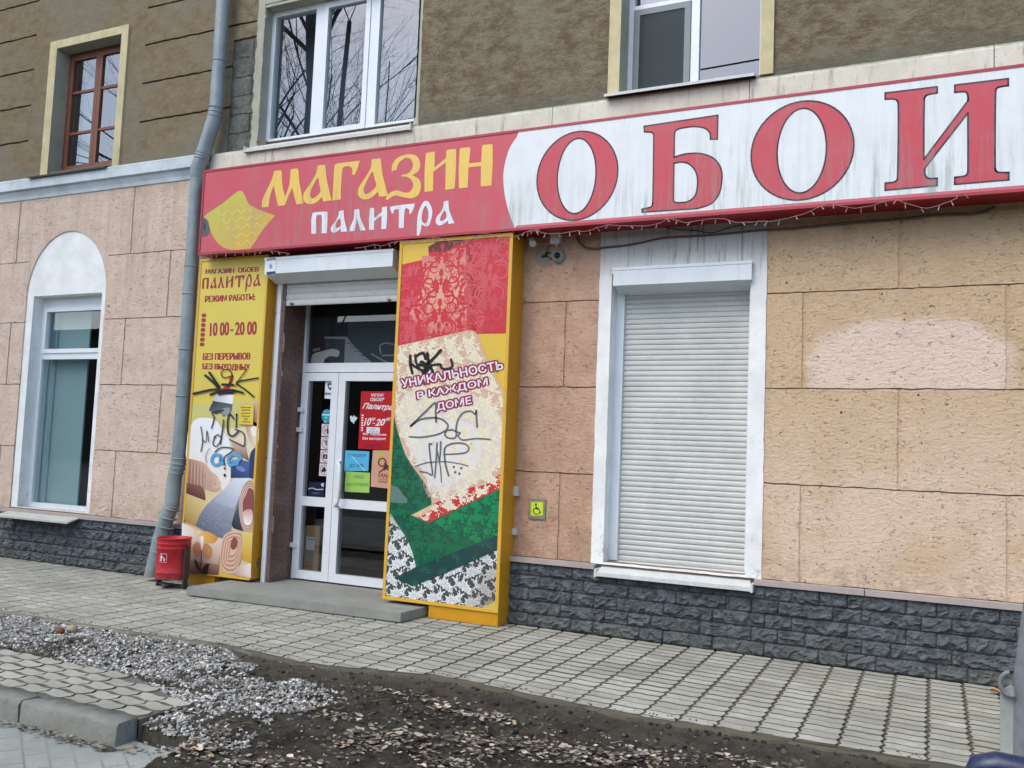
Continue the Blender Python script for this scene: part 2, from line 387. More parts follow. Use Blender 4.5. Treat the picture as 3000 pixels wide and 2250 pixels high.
M = dict(
    pvc=simple('white_pvc', '#dfe5ea', .35, .04, 3, .1, '#8a8d8c'),
    alu=simple('white_aluminium', '#d9e0e4', .4, .06, 4, .22, '#7c8078', streak=True),
    shutter=simple('shutter_paint', '#d0d2cc', .42, .07, 5, .35, '#5a605f'),
    tin=simple('painted_tin', '#c9cdca', .5, .1, 8, .5, '#6e6a60'),
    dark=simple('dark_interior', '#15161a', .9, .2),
    wood=simple('brown_wood', '#7d4a35', .55, .25, 14, .5, '#3a261c', bump=.4),
    zinc=simple('zinc_pipe', '#8d999c', .5, .2, 5, .6, '#586164', metal=.25, streak=True, bump=.15, splash=.15),
    ochre=simple('ochre_metal', '#c78f14', .42, .07, 3, .18, '#6e5417'),
    yellow=simple('yellow_trim', '#d9aa3a', .45, .07, 3, .2, '#7e6526'),
    redm=simple('red_sign_metal', '#8d1622', .45, .12, 3, .25, '#3d1014'),
    conc=simple('concrete', '#8b8d85', .9, .16, 5, .55, '#5c5c54', bump=.7),
    cream=simple('cream_surround', '#c8bd95', .85, .18, 5, .6, '#8a7548', bump=.4, streak=True),
    reveal=simple('grey_reveal', '#aaa999', .9, .14, 4, .4, '#69675c', bump=.3),
    steel=simple('steel', '#7f8588', .4, .1, 10, .2, metal=.6),
    black=simple('black_cable', '#2a2825', .6, .1),
    cabl=simple('dusty_cable', '#574d44', .75, .1, 8, .3),
    curtain=simple('pale_curtain', '#9fb4ba', .9, .1, 3),
    bluewall=simple('pale_blue_board', '#b3c5c6', .8, .05, 1.5),
    tan=simple('cardboard', '#a88a62', .85, .1, 6, .2),
    print=attr_mat('printed_film', .38, .12), psign=attr_mat('sign_film', .42, .18, streak=True, dirtcol='#9a8f90'),
    poster=attr_mat('paper_print', .35, .06), paint=attr_mat('coloured_paint', .45, .3, fine=.15),
    glass=glass_mat('window_glass', ior=2.7), dglass=glass_mat('door_glass', '#c9ced0', 1.8), iglass=glass_mat('shop_window_glass', '#d9e6e8', 2.0),
)
# ================================================================== BUILDING
XL, XR = -14.0, 2.3
bld = thing('apartment_building', (-5, 0, 0), 'old stucco apartment building, brown above and peach blocks below, on a dark stone plinth', 'building')
HOLE_ARCH = (-9.94, -8.76, .60, 3.16); HOLE_DOOR = (-6.05, -3.75, 0.0, 3.42); HOLE_SHUT = (-2.51, -1.33, .60, 3.06)
W2L, W2R = W(777, 425, .12)[0], W(1231, 362, .12)[0]; W2B, W2T = W(790, 421, .12)[2], W(810, 36, .12)[2]
HOLE_W1 = (-9.86, -8.74, 4.70, 6.27); HOLE_W2 = (W2L - .03, W2R + .01, W2B - .02, W2T + .03); HOLE_W3 = (-2.50, -1.29, 4.66, 6.9)
def jit(x, z, a=.004): return noise.noise(Vector((x * 9.7, z * 9.7, 3.1))) * a * 1.6 + noise.noise(Vector((x * 31, z * 31, 1.1))) * a
def slab(mb, x0, x1, z0, z1, yf, yb, a=.004, step=.06):
    nx = max(2, int((x1 - x0) / step)); nz = max(2, int((z1 - z0) / step)); P = []
    for i in range(nx): P.append((x0 + (x1 - x0) * i / nx, z0))
    for i in range(nz): P.append((x1, z0 + (z1 - z0) * i / nz))
    for i in range(nx): P.append((x1 - (x1 - x0) * i / nx, z1))
    for i in range(nz): P.append((x0, z1 - (z1 - z0) * i / nz))
    Q = [(x + jit(x, z, a), yf, z + jit(z + 5, x, a)) for x, z in P]
    n = len(Q); B = [(x, yb, z) for x, _, z in Q]
    mb.poly(Q); mb.add(Q + B, [(i, i + n, (i + 1) % n + n, (i + 1) % n) for i in range(n)])
# lower wall: backing sheet with openings + rusticated blocks in front
wl = MB()
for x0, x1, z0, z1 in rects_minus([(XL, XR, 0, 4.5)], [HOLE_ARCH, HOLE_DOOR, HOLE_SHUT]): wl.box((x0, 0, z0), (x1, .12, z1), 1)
ARCH_B = (-10.06, -8.69, .585, 3.93)
SUR = (-2.62, -1.205, .585, 4.4)
JZ = [.585, 1.33, 2.08, 2.84, 3.59, 4.385]; VA = [-11.7, -10.3, -8.33, -2.92, -.915, .485, 1.9]; VB = [-11, -7.7, -5, -.225, 1.18]
for r in range(5):
    xs = [XL] + (VA if r % 2 == 0 else VB) + [XR]; g = .0048
    for a, b in zip(xs[:-1], xs[1:]):
        if b < XR:
            for x0, x1, z0, z1 in rects_minus([(b - .02, b + .02, JZ[r] + g, JZ[r + 1] - g)], [ARCH_B, SUR, HOLE_DOOR, HOLE_SHUT]): wl.box((x0, -.006, z0), (x1, .001, z1))
        for x0, x1, z0, z1 in rects_minus([(a + .014, b - .014, JZ[r] + g, JZ[r + 1] - g)], [ARCH_B, SUR, HOLE_DOOR, HOLE_SHUT]):
            if x1 - x0 > .02 and z1 - z0 > .02: slab(wl, x0, x1, z0, z1, -.017, 0)
# spandrels beside the arch
cx, cz, rx, rz = -9.375, 3.15, .685, .78
for sgn in (-1, 1):
    xe = ARCH_B[0] if sgn < 0 else ARCH_B[1]
    P = [(xe, -.0165, 3.15), (xe, -.0165, 3.93)]
    P += [(cx + sgn * rx * math.sin(t * math.pi / 24) , -.0165, cz + rz * math.cos(t * math.pi / 24)) for t in range(0, 13)]
    wl.prism([(x + jit(x, z, .003) * (0.01 < abs(x - xe)), y, z) for x, y, z in P], (0, .0165, 0))
wl.build('lower_wall', [MATS['pink_stucco'], simple('dirt_and_shade_joint', '#8a7363', .95, .2, 8, .5, '#54463a')], bld)  # backing colour holds joint dirt and painted-in shadow lines between the blocks
# white arch surround (flush, inside the blocks)
m = MB()
arc = [(cx + rx * math.sin(t * math.pi / 24), -.004, cz + rz * math.cos(t * math.pi / 24)) for t in range(-12, 13)]
P = [(-10.05, -.004, .6)] + arc + [(-8.70, -.004, .6)]
h = HOLE_ARCH; m.poly(P, [[(h[0], -.004, h[2] + .01), (h[0], -.004, h[3]), (h[1], -.004, h[3]), (h[1], -.004, h[2] + .01)]])
m.box((h[0] - .02, -.003, h[2]), (h[0] + .001, .30, h[3])); m.box((h[1] - .001, -.003, h[2]), (h[1] + .02, .30, h[3])); m.box((h[0], -.003, h[3] - .001), (h[1], .30, h[3] + .02))
m.build('arch_surround', MATS['white_plaster'], bld)
# white surround of the shuttered window
m = MB()
for x0, x1, z0, z1 in rects_minus([SUR], [HOLE_SHUT]): slab(m, x0, x1, z0, min(z1, 4.38), -.026, 0, .003)
h = HOLE_SHUT
m.box((h[0] - .02, -.024, h[2]), (h[0] + .001, .30, h[3])); m.box((h[1] - .001, -.024, h[2]), (h[1] + .02, .30, h[3]))
m.build('window_surround', MATS['white_plaster'], bld)
# upper wall
wu = MB()
for x0, x1, z0, z1 in rects_minus([(XL, XR, 4.5, 8.6)], [HOLE_W1, HOLE_W2, HOLE_W3]): wu.box((x0, .022, z0), (x1, .14, z1), 1)
GREY = (-7.0, W2L - .09, 4.62, 5.91)
UZ = [4.62, 5.15, 5.61, 6.075, 6.525, 6.98, 7.43, 7.9, 8.5]
for r in range(8):
    for a, b in ((XL, -12.4), (-12.38, -10.285), (-8.36, -6.45)):
        for x0, x1, z0, z1 in rects_minus([(a, b, UZ[r] + .011, UZ[r + 1] - .011)], [GREY, HOLE_W2]): slab(wu, x0, x1, z0, z1, -.001, .022, .005, .05)
for x0, x1, z0, z1 in rects_minus([(-10.287, -8.358, 4.62, 8.5), (-6.45, XR, 4.62, 8.5)], [HOLE_W1, HOLE_W2, HOLE_W3, GREY, (W2L - .09, W2R, 4.62, W2T + .6)]):
    wu.box((x0, -.001, z0), (x1, .022, z1))
wu.build('upper_wall', [MATS['brown_stucco'], simple('dark_groove', '#4a3f32', .95)], bld)
# bare block patch beside the middle window
def m_grey():
    t = NT('bare_blocks'); n = t.noise(4, 6, .75)
    c = t.mix(t.ramp(n, .35, .65), '#565952', '#7d8078'); c = t.mix(t.ramp(t.noise(14, 6, .8), .55, .72, 0, .7), c, '#3b3831')
    c = t.mix(t.ramp(t.noise(7, 5, .8), .6, .7, 0, .6), c, '#b3ab96')
    MATS['grey'] = t.fin(c, .95, t.bump(t.noise(16, 6, .8), 1, .03), spec=.2)
m_grey()
m = MB()
for r in range(6):
    off = .14 if r % 2 else 0; z0 = 4.63 + r * .212; x = GREY[0] - off
    while x < GREY[1]:
        a, b = max(x, GREY[0]), min(x + .42, GREY[1])
        if b - a > .05: slab(m, a + .004, b - .004, z0 + .004, z0 + .208, .012 + random.random() * .006, .03, .007, .035)
        x += .425
m.build('bare_block_patch', MATS['grey'], bld)
m = MB(); slab(m, W2L - .10, W2L - .005, 4.62, W2T + .55, -.006, .022, .016, .04)
m.box((W2L - .03, -.003, W2B), (W2L - .001, .3, W2T + .03)); m.box((W2L - .03, -.003, W2T + .001), (W2R, .3, W2T + .04))
m.box((W2R + .001, -.003, W2B), (W2R + .02, .3, W2T + .03)); slab(m, W2R, W2R + .05, 4.6, W2T + .5, -.003, .022, .008)
slab(m, W2L - .09, W2R, W2T + .03, W2T + .6, -.003, .022)
m.build('plaster_reveal', MATS['grey'] if 0 else M['reveal'], bld)
# cornice
m = MB()
def run(prof, x0, x1):
    n = len(prof); A = [(x0, y, z) for y, z in prof]; B = [(x1, y, z) for y, z in prof]
    m.add(A + B, [(i, i + 1, n + i + 1, n + i) for i in range(n - 1)]); m.add(A, [tuple(range(n))]); m.add(B, [tuple(range(n))[::-1]])
xj = [-13.9, -11.2, -9.6, -7.16]
PL = [(0, 4.375), (-.03, 4.38), (-.038, 4.42), (-.06, 4.465), (-.062, 4.487), (-.10, 4.492), (-.102, 4.605), (-.092, 4.625), (.03, 4.64)]
PR = [(0, 4.26), (-.075, 4.28), (-.08, 4.58), (-.07, 4.61), (.03, 4.65)]
for a, b in zip(xj[:-1], xj[1:]): run(PL, a, b - .004)
xr = [-7.15, -6.38, -4.86, -3.1, -1.36, .4, 2.2]
for a, b in zip(xr[:-1], xr[1:]): run(PR, a, b - .006)
m.build('cornice', MATS['cornice'], bld, smooth=False)
# plinth of rock-faced tiles
m = MB(); TH, TW = .108, .2
def tile(x0, x1, z0, z1, sd):
    nx, nz = int((x1 - x0) * 95), 10; vs = []; g = .0009
    col = [.6 + .3 * random.random()] * 3
    for j in range(nz + 1):
        for i in range(nx + 1):
            u, v = i / nx, j / nz; x = x0 + g + (x1 - x0 - 2 * g) * u; z = z0 + g + (z1 - z0 - 2 * g) * v
            e = min(1, min(u, 1 - u) * nx) * min(1, min(v, 1 - v) * 8); n1 = noise.noise(Vector((x * 12 + sd, z * 17, sd * .37))); n2 = noise.noise(Vector((x * 34 + sd, z * 44, sd)))
            bulge = e * (.004 + .040 * max(0, .66 - abs(n1) * 2.0 - abs(v - .38) * .8) + .009 * (1 - abs(n2) * 2) + .005 * (1 - v) * (n1 > -.1))
            vs.append((x, -.045 - bulge, z))
    f = [(j * (nx + 1) + i, j * (nx + 1) + i + 1, (j + 1) * (nx + 1) + i + 1, (j + 1) * (nx + 1) + i) for j in range(nz) for i in range(nx)]
    m.add(vs, f, 0, col)
for r in range(5):
    x = XL + (TW / 2 if r % 2 else 0) + .03
    while x < XR:
        tw = TW * (2 if random.random() < .5 else 1)
        if not (-6.36 < x + TW / 2 < -3.6) and (x > -12) and not (-6.3 < x + tw < -6.1 and 0): tile(x, x + tw, r * TH, (r + 1) * TH, random.random() * 90)
        x += tw
m.box((XL, -.046, -.1), (-6.25, 0, .54), 1); m.box((-3.75, -.046, -.1), (XR, 0, .54), 1)
m.build('plinth', [MATS['rock'], simple('joint_mortar', '#2c2e30', .95)], bld)
for a, b in ((XL, -7.07), (-7.07, -6.25), (-3.75, -2.565), (-1.25, -.45), (-.448, 1.1), (1.102, XR)): m = MB(); m.box((a, -.082, .542), (b - .004, .0, .584)); m.build('plinth_ledge', simple('ledge_stone', '#a89e98', .8, .12, 6, .3, bump=.3), bld)

# ---- windows (part = frame mesh, sub-parts = panes, sills, ...)
def frame(mb, x0, x1, z0, z1, t, y0, y1, mi=0):
    mb.box((x0, y0, z0), (x0 + t, y1, z1), mi); mb.box((x1 - t, y0, z0), (x1, y1, z1), mi)
    mb.box((x0 + t, y0, z0), (x1 - t, y1, z0 + t), mi); mb.box((x0 + t, y0, z1 - t), (x1 - t, y1, z1), mi)
def pane(x0, x1, z0, z1, y, mat, par, name='pane'):
    p = MB(); p.add([(x0, y, z0), (x1, y, z0), (x1, y, z1), (x0, y, z1)], [(0, 1, 2, 3)]); return p.build(name, mat, par)
def interior(par, x0, x1, z0, z1, y0, y1, mat, extra=None):
    q = MB(); q.box((x0, y1, z0), (x1, y1 + .02, z1)); q.box((x0 - .02, y0, z0), (x0, y1, z1)); q.box((x1, y0, z0), (x1 + .02, y1, z1))
    q.box((x0, y0, z1), (x1, y1, z1 + .02)); q.box((x0, y0, z0 - .02), (x1, y1, z0)); return q.build('room_lining', mat, par)
# middle upper window: white, three lights
y = .12; A = lambda px, py: W(px, py, y)
xs = [(W2L, W2L + .055)]
mu1 = (W(893, 20, y)[0], W(925, 20, y)[0]); mu2 = (W(1092, 10, y)[0], W(1117, 10, y)[0])
m = MB(); zt2 = W2T
m.box((W2L, y, W2B), (W2L + .05, y + .08, zt2)); m.box((W2R - .035, y, W2B), (W2R, y + .08, zt2))
m.box((W2L + .05, y, W2B), (W2R - .035, y + .08, W2B + .05)); m.box((W2L + .05, y, zt2 - .06), (W2R - .035, y + .08, zt2))
xa, xb = W(928, 20, y)[0] - .12, W(956, 20, y)[0]
m.box((W(908, 380, y)[0], y - .002, W2B + .002), (W(931, 380, y)[0], y + .07, zt2 - .002)); c1 = (W(908, 380, y)[0], W(931, 380, y)[0])
c2 = (W(1070, 380, y)[0], W(1096, 380, y)[0]); m.box((c2[0], y - .002, W2B + .002), (c2[1], y + .07, zt2 - .002))
frame(m, c1[1] + .008, c2[0] - .004, W2B + .02, zt2 - .03, .055, y - .012, y + .05)
o = m.build('window', M['pvc'], bld); tag(o, 'white three-light plastic window above the red sign')
pane(W2L + .05, c1[0], W2B + .05, zt2 - .06, y + .03, M['glass'], o); pane(c1[1] + .06, c2[0] - .058, W2B + .07, zt2 - .08, y + .02, M['glass'], o); pane(c2[1], W2R - .035, W2B + .05, zt2 - .06, y + .03, M['glass'], o)
interior(o, W2L, W2R, W2B, zt2, y + .09, .55, simple('dim_room', '#6d7780', .9, .1))
s = MB(); a, b = W(719, 438, -.10), W(1204, 366, -.10)
s.add([(a[0], -.115, a[2]), (b[0], -.115, a[2]), (b[0], .13, W2B + .012), (a[0], .13, W2B + .012), (a[0], -.115, a[2] - .035), (b[0], -.115, a[2] - .035)], [(0, 1, 2, 3), (4, 5, 1, 0), (0, 3, 4), (1, 5, 2)])
s.box((a[0] - .008, -.12, a[2] - .04), (a[0] + .004, .1, a[2] + .03)); s.box((b[0] - .004, -.12, a[2] - .04), (b[0] + .008, .1, a[2] + .03)); s.build('sill', M['tin'], o)
# old wooden window
y = .17; x0, x1, z0, z1 = HOLE_W1
m = MB(); m.box((x0 - .13, -.022, z0 - .05), (x0, .0, z1 + .10)); m.box((x1, -.022, z0 - .05), (x1 + .11, 0, z1 + .10)); m.box((x0, -.022, z1), (x1, 0, z1 + .10))
m.box((x0 - .02, -.021, z0), (x0 + .001, .3, z1), 1); m.box((x1 - .001, -.021, z0), (x1 + .02, .3, z1), 1); m.box((x0, -.021, z1 - .001), (x1, .3, z1 + .02), 1)
m.build('window_surround', [M['cream'], M['reveal']], bld)
m = MB(); frame(m, x0, x1, z0, z1, .06, y, y + .09); xm = (x0 + x1) / 2
for a, b in ((x0 + .055, xm - .002), (xm + .002, x1 - .055)):
    frame(m, a, b, z0 + .055, z1 - .055, .055, y - .02, y + .03)
    for k in (1, 2): zz = z0 + (z1 - z0) * k / 3; m.box((a + .055, y - .012, zz - .016), (b - .055, y + .02, zz + .016))
o = m.build('window', M['wood'], bld); tag(o, 'old brown wooden six-pane window with curtains')
for a, b in ((x0 + .11, xm - .057), (xm + .057, x1 - .11)):
    for k in range(3):
        pane(a, b, z0 + (z1 - z0) * k / 3 + (.11 if k == 0 else .016), z0 + (z1 - z0) * (k + 1) / 3 - (.11 if k == 2 else .016), y + .003, M['glass'], o)
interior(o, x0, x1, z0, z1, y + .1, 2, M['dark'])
cu = MB()
for a, b in ((x0 + .05, x0 + .38), (xm + .12, xm + .42)):
    n = 26; vs = []
    for i in range(n + 1):
        xx = a + (b - a) * i / n; yy = y + .2 + .03 * math.sin(i * 1.35) + .01 * math.sin(i * 3.1); vs += [(xx, yy, z0 + .02), (xx, yy, z1 - .03)]
    cu.add(vs, [(2 * i, 2 * i + 2, 2 * i + 3, 2 * i + 1) for i in range(n)], smooth=True)
cu.build('curtain', M['curtain'], o)
s = MB(); s.add([(x0 - .2, -.13, z0 - .075), (x1 + .02, -.13, z0 - .075), (x1 + .02, .17, z0 + .0), (x0 - .2, .17, z0 + .0), (x0 - .2, -.13, z0 - .095), (x1 + .02, -.13, z0 - .095)], [(0, 1, 2, 3), (4, 5, 1, 0), (0, 3, 4)])
s.build('sill', simple('rusty_tin', '#3c342e', .7, .3, 10, .4, '#6b4a34'), o)
# right upper window
y = .20; x0, x1, z0, z1 = HOLE_W3
m = MB(); m.box((x1, -.026, 4.655), (x1 + .105, 0, z1)); m.box((x1 - .001, -.025, z0), (x1 + .02, .3, z1), 1); m.build('window_surround', [M['cream'], M['reveal']], bld)
m = MB(); m.box((x0 - .105, -.026, 4.655), (x0, 0, z1))
m.box((x0 - .02, -.025, z0), (x0 + .001, .3, z1), 1)
m.build('window_surround', [M['cream'], M['reveal']], bld)
m = MB(); frame(m, x0, x1, z0, z1, .045, y, y + .08)
xm0, xm1 = W(2022, 230, y)[0], W(2046, 230, y)[0]; m.box((xm0, y - .004, z0 + .002), (xm1, y + .08, z1 - .002)); zb = W(1950, 10, y)[2]
m.box((x0 + .045, y - .006, zb - .02), (xm0, y + .05, zb + .02))
o = m.build('window', M['pvc'], bld); tag(o, 'white plastic window with grey insect screen on its left sash')
pane(xm1, x1 - .045, z0 + .045, z1 - .05, y + .03, M['glass'], o); pane(x0 + .045, xm0, z0 + .045, z1 - .05, y + .045, M['glass'], o)
s = MB(); frame(s, x0 + .05, xm0 - .005, z0 + .05, zb - .02, .055, y - .012, y + .004); s.build('screen_frame', simple('grey_screen_frame', '#7b8386', .5), o)
s = MB(); s.box((x0 + .1, y - .006, z0 + .1), (xm0 - .06, y - .004, zb - .07))
t = NT('insect_mesh'); t.fin('#3b464a', .8); mx = t.n('ShaderNodeMixShader', {0: .62, 1: t.n('ShaderNodeBsdfTransparent').outputs[0], 2: t.b.outputs[0]}); t.t.links.new(mx.outputs[0], t.out.inputs[0])
s.build('insect_screen', t.m, o)
for xx in (x0 + .05, xm0 - .02): s = MB(); s.box((xx - .05, y - .03, z0 + .01), (xx + .04, y - .013, z0 + .09)); s.build('screen_clip', simple('dark_clip', '#4c5253', .6), o)
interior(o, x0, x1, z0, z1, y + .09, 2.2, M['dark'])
s = MB(); s.box((x0 + .1, y + .16, z0), (xm0 - .02, y + .18, z1)); s.build('blind', simple('grey_blind', '#7c8a92', .9), o)
s = MB(); s.add([(x0 - .09, -.15, z0 - .035), (x1 - .02, -.15, z0 - .035), (x1 - .02, .21, z0 + .02), (x0 - .09, .21, z0 + .02), (x0 - .09, -.15, z0 - .06), (x1 - .02, -.15, z0 - .06)], [(0, 1, 2, 3), (4, 5, 1, 0), (0, 3, 4), (1, 5, 2)])
s.build('sill', M['tin'], o)
# arched ground floor window
y = .13; x0, x1, z0, z1 = HOLE_ARCH
m = MB(); frame(m, x0, x1, z0, z1, .06, y, y + .09); m.box((x0 + .06, y + .002, z1 - .14), (x1 - .06, y + .09, z1 - .06))
zt0 = W(150, 1042, y)[2]; m.box((x0 + .06, y - .003, zt0 - .045), (x1 - .06, y + .09, zt0 + .045))
frame(m, x0 + .055, x1 - .03, zt0 + .03, z1 - .13, .05, y - .018, y + .04)
o = m.build('window', M['pvc'], bld); tag(o, 'tall white plastic window under the white painted arch')
pane(x0 + .11, x1 - .06, zt0 + .08, z1 - .17, y + .02, M['iglass'], o); pane(x0 + .06, x1 - .06, z0 + .06, zt0 - .045, y + .03, M['iglass'], o)
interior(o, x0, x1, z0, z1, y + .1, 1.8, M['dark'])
s = MB(); s.box((x0 + .03, y + .11, z0), (x0 + .16, y + .13, z1)); s.box((x0 + .16, y + .13, z0), (x0 + .70, y + .15, z1)); s.build('room_partition', M['bluewall'], o)
s = MB(); s.tube([(x1 - .3, y + .4, z0), (x1 - .75, y + .5, z0 + 1.7)], .014, 8); s.build('leaning_rod', simple('grey_rod', '#8d9598', .5), o)
s = MB(); s.add([(x0 - .06, -.24, z0 - .085), (x1 + .0, -.235, z0 - .085), (x1 - .0, .135, z0 + .012), (x0 + .0, .135, z0 + .012), (x0 - .06, -.24, z0 - .105), (x1 + .0, -.235, z0 - .105)], [(0, 1, 2, 3), (4, 5, 1, 0), (0, 3, 4), (1, 5, 2)])
s.build('sill', simple('flaking_sill', '#b9bab2', .75, .15, 9, .75, '#67645a', bump=.5), o)

# ---- shop entrance
YD = .32
m = MB(); m.box((-6.095, -.022, 0.05), (-6.049, YD + .1, 3.4)); m.box((-3.79, .0, 0.05), (-3.74, YD + .1, 3.4))
m.box((-6.049, .014, 3.3), (-3.79, YD + .1, 3.41)); m.build('granite_jamb', MATS['granite'], bld)
DX0 = W(868, 1500, YD)[0]; DXm = W(981, 1400, YD)[0]; DX1 = -3.8; ZTR0 = W(950, 1090, YD)[2]; ZTR1 = W(950, 1072, YD)[2]
m = MB(); m.box((DX0 - .06, YD, .09), (DX0, YD + .08, 3.30)); m.box((DX1, YD, .09), (DX1 + .05, YD + .08, 3.30)); m.box((DX0, YD, ZTR0), (DX1, YD + .08, ZTR1 + .03)); m.box((DX0, YD, 3.24), (DX1, YD + .08, 3.30)); m.box((-6.05, YD + .01, .09), (DX0 - .06, YD + .09, 3.3), 1)
o = m.build('door_frame', [M['pvc'], MATS['granite']], bld)
pane(DX0, DX1, ZTR1 + .03, 3.24, YD + .04, M['dglass'], o, 'transom_pane')
def leaf(x0, x1, lab, hinge):
    m = MB(); t = .085; zb, zt_ = .105, ZTR0 - .01
    zm0, zm1 = W(925, 1483, YD)[2], W(925, 1456, YD)[2]; yf = YD - .025
    frame(m, x0, x1, zb, zt_, t, yf, YD + .05); m.box((x0 + t, yf, zm0), (x1 - t, YD + .05, zm1))
    o = m.build('door_leaf', M['pvc'], bld); tag(o, lab)
    g = MB(); g.box((x0 + t, yf + .018, zb + t), (x1 - t, yf + .02, zm0)); 
    pane(x0 + t, x1 - t, zb + t, zm0, YD + .01, M['dglass'], o); pane(x0 + t, x1 - t, zm1, zt_ - t, YD + .01, M['dglass'], o)
    for zz in hinge:
        q = MB(); q.box((x0 - .035, yf - .022, zz), (x0 + .05, yf + .001, zz + .045)); q.tube([(x0 - .04, yf - .012, zz - .055), (x0 - .04, yf - .012, zz + .03)], .016, 10); q.build('hinge', M['pvc'], o)
    return o
l1 = leaf(DX0, DXm - .003, 'narrow glazed left door leaf', (.42, 1.62, 1.83))
l2 = leaf(DXm + .003, DX1, 'wide glazed right door leaf with handle', ())
q = MB(); hx = W(985, 1380, YD - .08)[0]; yy = YD - .1
q.tube([(hx, YD - .02, 1.32), (hx + .02, yy + .01, 1.32), (hx + .055, yy, 1.29), (hx + .06, yy, 1.1), (hx + .055, yy, .93), (hx + .02, yy + .01, .88), (hx, YD - .02, .88)], .017, 12); q.build('handle', M['pvc'], l2)
q = MB(); q.box((hx + .02, YD - .034, 1.02), (hx + .045, YD - .024, 1.12)); q.build('lock_plate', M['steel'], l2)
# room behind the door
m = MB(); x0, x1 = -7.4, -2.9
m.box((x0, 4.2, 0.0), (x1, 4.25, 3.6)); m.box((x0 - .05, YD + .12, 0), (x0, 4.2, 3.6)); m.box((x1, YD + .12, 0), (x1 + .05, 4.2, 3.6)); m.box((x0, YD + .12, 3.4), (x1, 4.2, 3.45))
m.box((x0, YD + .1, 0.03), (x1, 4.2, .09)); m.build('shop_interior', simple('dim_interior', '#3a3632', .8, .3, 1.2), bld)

# ================================================================== GROUND
def inpoly(x, y, P):
    c = False; n = len(P); j = n - 1
    for i in range(n):
        if (P[i][1] > y) != (P[j][1] > y) and x < (P[j][0] - P[i][0]) * (y - P[i][1]) / (P[j][1] - P[i][1]) + P[i][0]: c = not c
        j = i
    return c
def gpoly(px, z=-.03): return [tuple(G(x, y, z)[:2]) for x, y in px]
def N2(x, y, s, k=0.0): return noise.noise(Vector((x * s, y * s, k)))
mb = MB(); mb.add([(-90, -90, -.14), (90, -90, -.14), (90, 40, -.14), (-90, 40, -.14)], [(0, 1, 2, 3)])
tag(mb.build('ground', simple('asphalt', '#4c4c4a', .9, .2, 2, .4, '#6b6a64', bump=.4)), kind='structure')
def m_paver():
    t = NT('paver'); a = t.n('ShaderNodeAttribute', attribute_name='Col').outputs['Color']; X, Y, Z = t.xyz()
    n = t.noise(1.6, 6, .7); n2 = t.noise(24, 6, .75)
    c = t.mix(.75, t.mix(t.ramp(n, .3, .7), '#97988c', '#b0b1a5'), a, 'MULTIPLY')
    c = t.mix(t.ramp(n2, .45, .8, 0, .5), c, '#6a685e'); c = t.mix(t.ramp(t.noise(3.2, 5, .75), .56, .72, 0, .5), c, '#c0c4bd')
    c = t.mix(t.ramp(t.noise(55, 4, .8), .62, .78, 0, .5), c, '#4c4a43')
    MATS['paver'] = t.fin(c, .9, t.bump(t.noise(60, 6, .8), .6, .006), spec=.25)
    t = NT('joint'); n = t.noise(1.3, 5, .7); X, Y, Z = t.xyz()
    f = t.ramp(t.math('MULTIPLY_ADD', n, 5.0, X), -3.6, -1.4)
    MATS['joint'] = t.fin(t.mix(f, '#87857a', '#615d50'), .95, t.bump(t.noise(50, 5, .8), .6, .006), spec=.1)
m_paver()
def paver(mb, cx, cy, lx, ly, top, rot=0.0, wav=.006, zig=.009, org=(0, 0), gap=.0045, gapy=None, cut=None):
    """one wave-edged brick: long sides wavy, short sides zigzag"""
    P = []; nx, ny = 8, 4
    wy = lambda u: wav * math.sin(2 * math.pi * u); wx = lambda v: zig * (1 - abs(4 * v - 2)) if 0 <= v <= 1 else 0
    for i in range(nx): u = i / nx; P.append((u * lx + wx(0), wy(u), 0, 1))
    for i in range(ny): v = i / ny; P.append((lx + wx(v), v * ly + wy(1), -1, 0))
    for i in range(nx): u = 1 - i / nx; P.append((u * lx + wx(1), ly + wy(u), 0, -1))
    for i in range(ny): v = 1 - i / ny; P.append((wx(v), v * ly, 1, 0))
    tl = (random.random() - .5) * .012, (random.random() - .5) * .016; dz = (random.random() - .5) * .003
    cs, sn = math.cos(rot), math.sin(rot); A = []; B = []
    mxx, myy = lx / 2, ly / 2
    for x, y, _, _ in P:
        gy = gapy if gapy else gap
        for k, ky, L, z in ((gap, gy, A, -.014), (gap + .0045, gy + .004, B, 0)):
            sx = 1 - 2 * k / lx; sy = 1 - 2 * ky / ly
            X = mxx + (x - mxx) * sx; Y = myy + (y - myy) * sy
            Z = top + z + dz + (X - mxx) * tl[0] + (Y - myy) * tl[1]
            X += cx; Y += cy; X, Y = X * cs - Y * sn + org[0], X * sn + Y * cs + org[1]
            if cut: Y = max(Y, cut(X))
            L.append((X, Y, Z))
    n = len(A); g = .78 + .30 * random.random(); col = (g * (1 + .03 * random.random()), g, g * (.97 + .04 * random.random()))
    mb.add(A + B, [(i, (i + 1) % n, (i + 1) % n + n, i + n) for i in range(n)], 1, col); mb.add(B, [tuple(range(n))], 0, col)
EDGE = [(-14, -2.15), (-7.0, -2.15), (-5.9, -2.13), (-4.6, -2.07), (-3.92, -2.16), (-3.6, -2.12), (-2.95, -1.95), (-1.48, -2.09), (.22, -2.03), (3, -2.0)]
def edge(x):
    for (a, ya), (b, yb) in zip(EDGE[:-1], EDGE[1:]):
        if a <= x <= b: return ya + (yb - ya) * (x - a) / (b - a)
    return -2.1
mb = MB(); LX, LY = .2165, .112
i0 = int((-13.5 - .196) / LX)
